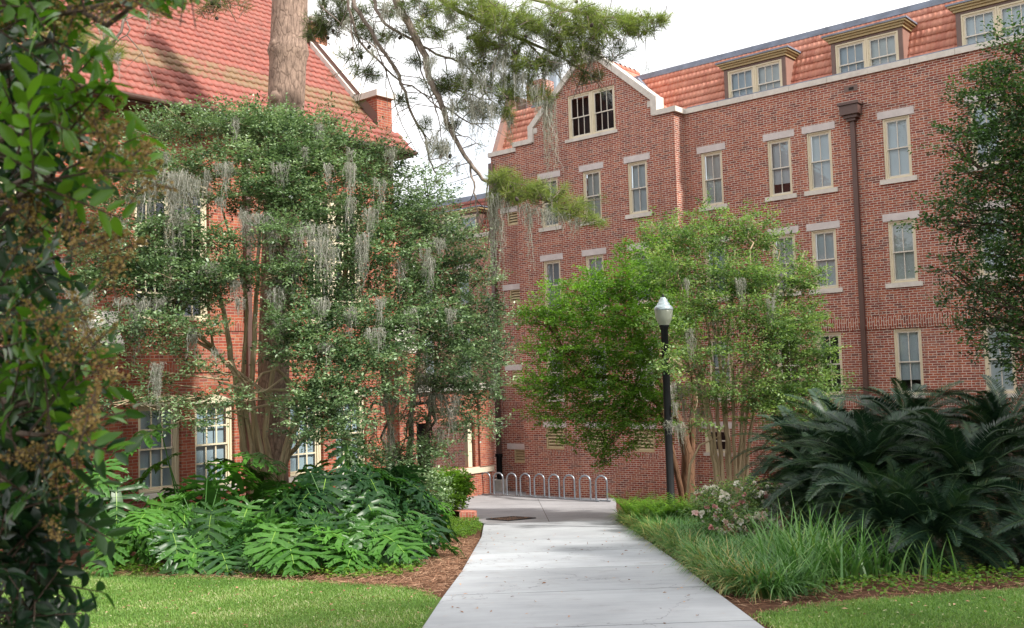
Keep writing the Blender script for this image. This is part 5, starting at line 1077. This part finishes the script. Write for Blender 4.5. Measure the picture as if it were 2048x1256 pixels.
# bike rack
A, Z_ = gp(965, 990), gp(1208, 1011)
A = at(963, 991, 36.6); Z_ = at(1208, 1009, 31.3)
A[2] = float(gz(0, A[1])) + .035; Z_[2] = float(gz(0, Z_[1])) + .035
rk = thing('bike_rack', 'row of nine grey steel hoops joined by ground rails beside the brick gable wall', 'bike rack', A)
dv = (Z_ - A) / 8.45; side = unit(np.cross(dv, Z3)) ; al = unit(dv); Y0 = unit(al * 1. + side * 0)
hd_ = unit(al * .92 + side * -.4)
for i in range(9):
    c = A + dv * i; b = B(); r = .19; P = [c, c + Z3 * .60]; P += [c + Z3 * .60 + hd_ * (r - r * math.cos(a)) + Z3 * r * math.sin(a) for a in np.linspace(.2, math.pi - .2, 9)]; P += [c + hd_ * 2 * r + Z3 * .60, c + hd_ * 2 * r]
    b.tube(P, .028, 10); b.build('hoop', M_GALV, rk, smooth=True)
for off in (0, .38):
    b = B(); s0 = A + hd_ * off - al * .1 + Z3 * .025; b.tube([s0, s0 + dv * 8.3], .026, 6); b.build('ground_rail', M_GALV, rk)
# tree pit
q = gp(1022, 1041); pit = thing('drain_pit', 'square pit in the plaza paving filled with pine straw', 'pit', (q[0], q[1], q[2] + .036))
b = B(); a = math.radians(40); ca, sa = math.cos(a), math.sin(a); hs = .42
sq = [(q[0] + (x * ca - y * sa) * hs, q[1] + (x * sa + y * ca) * hs * 1.25) for x, y in ((-1, -1), (1, -1), (1, 1), (-1, 1))]
b.poly([(x, y, float(gz(x, y)) + .041) for x, y in sq]); 
x, y = scatter(sq, 900, g); m = len(x); C = np.stack([x, y, gz(x, y) + .045 + g.uniform(0, .02, m)], 1)
b.build('pit_bed', plain('pit_dirt', (.05, .035, .025), .95), pit); b = B(); b.leaves(C, g.normal(0, 1, (m, 3)) * [1, 1, .1], np.tile(Z3, (m, 1)), .1, .006, g.random(m), fold=0); b.build('straw_fill', M_STRAW, pit)
b = B()
for i in range(4):
    p0, p1 = np.array(sq[i]), np.array(sq[(i + 1) % 4]); b.tube([(*p0, float(gz(*p0)) + .045), (*p1, float(gz(*p1)) + .045)], .016, 4)
b.build('steel_edge', M_IRON, pit)
# brick planter edging by the plaza
kb = thing('brick_kerb', 'low curved red brick planter edge beside the yellow-green ground cover', 'planter edge', (-1.2, 24.4, float(gz(0, 24.4))))
M_KB = brick_mat('kerb_brick', [(.55, .16, .11), (.60, .20, .14), (.50, .14, .10), (.62, .25, .18)], (.55, .45, .38), .010)
P = [(-1.02, 23.75), (-.98, 24.35), (-1.25, 25.0), (-1.75, 25.6), (-2.4, 26.1), (-3.2, 26.4)]; b = B(); L = 0
for (x0, y0), (x1, y1) in zip(P, P[1:]):
    d = np.array([x1 - x0, y1 - y0]); l = np.linalg.norm(d); nn = np.array([-d[1], d[0]]) / l * .34; zb, zc = float(gz(x0, y0)), float(gz(x1, y1)); h = .26
    o0, o1 = np.array([x0, y0]), np.array([x1, y1]); i0, i1 = o0 + nn, o1 + nn
    b.add([(*o0, zb - .1), (*o1, zc - .1), (*o1, zc + h), (*o0, zb + h)], [[0, 1, 2, 3]], [(-.1, L), (-.1, L + l), (h, L + l), (h, L)])
    b.add([(*o0, zb + h), (*o1, zc + h), (*i1, zc + h), (*i0, zb + h)], [[0, 1, 2, 3]], [(0, L), (0, L + l), (.34, L + l), (.34, L)]); L += l
b.add([(P[0][0], P[0][1], float(gz(*P[0])) - .1), (P[0][0] - .34, P[0][1], float(gz(*P[0])) - .1), (P[0][0] - .34, P[0][1], float(gz(*P[0])) + .26), (P[0][0], P[0][1], float(gz(*P[0])) + .26)], [[0, 1, 2, 3]], [(0, 0), (0, .34), (.36, .34), (.36, 0)])
b.build('brick_edge', M_KB, kb)

# ------------------------------------------------------------------ nearest shrub, left edge, close to the lens
tS = thing('flowering_privet', 'large glossy-leaved shrub with tan flower heads, nearest the camera at the left edge', 'shrub', (-1.45, 2.3, float(gz(0, 2.3))))
g = np.random.default_rng(99); b = B(); bt = B(); bf = B()
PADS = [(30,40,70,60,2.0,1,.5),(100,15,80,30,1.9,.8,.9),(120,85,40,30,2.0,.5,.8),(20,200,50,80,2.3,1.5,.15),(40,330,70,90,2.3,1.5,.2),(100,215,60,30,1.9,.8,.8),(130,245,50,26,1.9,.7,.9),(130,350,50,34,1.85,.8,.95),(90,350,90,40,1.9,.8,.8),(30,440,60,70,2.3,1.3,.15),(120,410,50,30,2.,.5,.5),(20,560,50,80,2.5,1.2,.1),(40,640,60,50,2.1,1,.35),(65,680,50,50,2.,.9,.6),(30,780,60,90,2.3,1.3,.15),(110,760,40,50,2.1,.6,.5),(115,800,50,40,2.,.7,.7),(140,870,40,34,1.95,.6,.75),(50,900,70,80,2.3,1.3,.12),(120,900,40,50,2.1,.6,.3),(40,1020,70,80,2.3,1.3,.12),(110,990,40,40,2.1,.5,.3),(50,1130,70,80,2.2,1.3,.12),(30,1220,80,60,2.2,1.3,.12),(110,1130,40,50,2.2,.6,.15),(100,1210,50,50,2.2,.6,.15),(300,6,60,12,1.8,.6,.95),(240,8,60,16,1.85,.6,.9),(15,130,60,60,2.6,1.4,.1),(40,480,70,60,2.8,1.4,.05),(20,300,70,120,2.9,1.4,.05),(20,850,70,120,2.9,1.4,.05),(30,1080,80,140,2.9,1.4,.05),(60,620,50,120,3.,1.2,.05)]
trk = [at(-220, 1500, 2.5), at(-120, 1100, 2.4), at(-80, 700, 2.4), at(-60, 300, 2.4), at(-20, -100, 2.3)]
trk[0][2] = float(gz(0, 2.5)); bt.tube(trk, [.05, .045, .04, .03, .02], 10)
TT = np.array([np.array(trk[i]) + (np.array(trk[i + 1]) - trk[i]) * f for i in range(4) for f in (0, .33, .66)])
for px, py, rx, ry, Y, k, tone in PADS:  # tone paints inner and rear pads as shaded, outer ones as lit
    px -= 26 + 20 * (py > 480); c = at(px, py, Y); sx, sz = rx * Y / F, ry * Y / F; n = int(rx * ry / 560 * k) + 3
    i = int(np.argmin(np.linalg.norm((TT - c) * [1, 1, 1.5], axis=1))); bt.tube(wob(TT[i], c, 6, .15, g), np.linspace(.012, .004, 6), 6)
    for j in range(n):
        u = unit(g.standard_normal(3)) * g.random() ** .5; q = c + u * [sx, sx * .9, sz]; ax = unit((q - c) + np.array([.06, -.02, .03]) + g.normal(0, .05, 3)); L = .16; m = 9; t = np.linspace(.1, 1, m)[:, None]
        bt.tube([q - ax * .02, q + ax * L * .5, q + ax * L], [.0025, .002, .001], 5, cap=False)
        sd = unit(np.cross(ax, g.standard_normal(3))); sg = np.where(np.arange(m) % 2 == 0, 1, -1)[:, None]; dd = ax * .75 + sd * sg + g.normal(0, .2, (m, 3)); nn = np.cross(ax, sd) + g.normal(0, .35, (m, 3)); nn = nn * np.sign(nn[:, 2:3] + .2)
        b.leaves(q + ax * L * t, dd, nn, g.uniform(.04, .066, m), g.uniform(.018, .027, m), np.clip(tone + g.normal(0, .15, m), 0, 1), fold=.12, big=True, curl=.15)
for px, py, rx, ry, Y, k in [(150,290,60,40,2.,9),(260,350,24,60,1.9,9),(60,470,50,50,2.1,9),(150,520,60,50,2.,16),(110,440,60,30,2.,10),(200,560,30,30,2.,6),(20,680,20,60,2.1,5),(130,680,50,50,2.,12),(180,730,40,30,2.,8),(140,880,60,40,2.,9),(100,1020,60,40,2.1,12),(60,960,60,40,2.1,8),(40,40,40,40,2.1,7),(90,90,50,30,2.,7),(230,20,60,20,1.9,5),(360,20,40,14,1.8,5),(230,330,30,40,1.9,6)]:
    for j in range(k):
        if g.random() < .58: continue
        q = at(px + g.uniform(-rx, rx), py + g.uniform(-ry, ry), Y - .10 + g.uniform(-.1, .1)); m = 60; ax = unit(g.normal(0, .5, 3) + [0.2, 0, .6]); tt = g.random((m, 1)); P = q + ax * tt * .085 + g.normal(0, .013, (m, 3)) * (1.15 - tt)
        bf.leaves(P, g.normal(0, 1, (m, 3)), g.normal(0, 1, (m, 3)), .0085, .007, g.random(m), fold=.3); bt.tube([q - ax * .04, q + ax * .08], .0012, 4, cap=False)
        for e in range(8): bt.tube([q + ax * g.random() * .07, P[g.integers(m)]], .0008, 3, cap=False)
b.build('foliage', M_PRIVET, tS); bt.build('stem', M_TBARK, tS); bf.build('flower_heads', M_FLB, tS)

# ------------------------------------------------------------------ unseen oaks added beside and behind the viewer to shade the path and beds
def oak(x, y, r, zc, label, seed):
    g = np.random.default_rng(seed); z = float(gz(x, y)); t = thing('shade_oak', label, 'tree', (x, y, z), 'unseen oaks added for shade'); b = B(); bt = B()
    top = np.array([x, y, z + zc - r * .5]); bt.tube([(x, y, z - .1), (x, y, z + 2), top], [.5, .42, .25], 12)
    for i in range(46):
        u = unit(g.standard_normal(3)); u[2] = abs(u[2]) * .7 - .15; c = np.array([x, y, z + zc]) + u * np.array([r, r, r * .55]) * g.uniform(.5, 1.); bt.tube(wob(top, c, 6, .2, g), np.linspace(.12, .02, 6), 6)
        m = 520; P = c + g.normal(0, .26 * r * .55, (m, 3)) * [1, 1, .55]; b.leaves(P, g.normal(0, 1, (m, 3)), Z3 + g.normal(0, .6, (m, 3)), .13, .08, g.random(m))
    b.build('crown', M_DARKT, t); bt.build('trunk', M_TBARK, t)
oak(10.5, 2.5, 5.0, 9.5, 'large unseen oak added for shade behind the viewer on the right', 401); oak(15.5, 9., 5.2, 10.5, 'large unseen oak added for shade outside the right edge of view', 402); oak(18.5, 17.5, 4.6, 9., 'unseen oak added for shade further along the right side', 403)
oak(3.5, -6, 4.6, 9., 'unseen oak added for shade behind the viewer', 404)
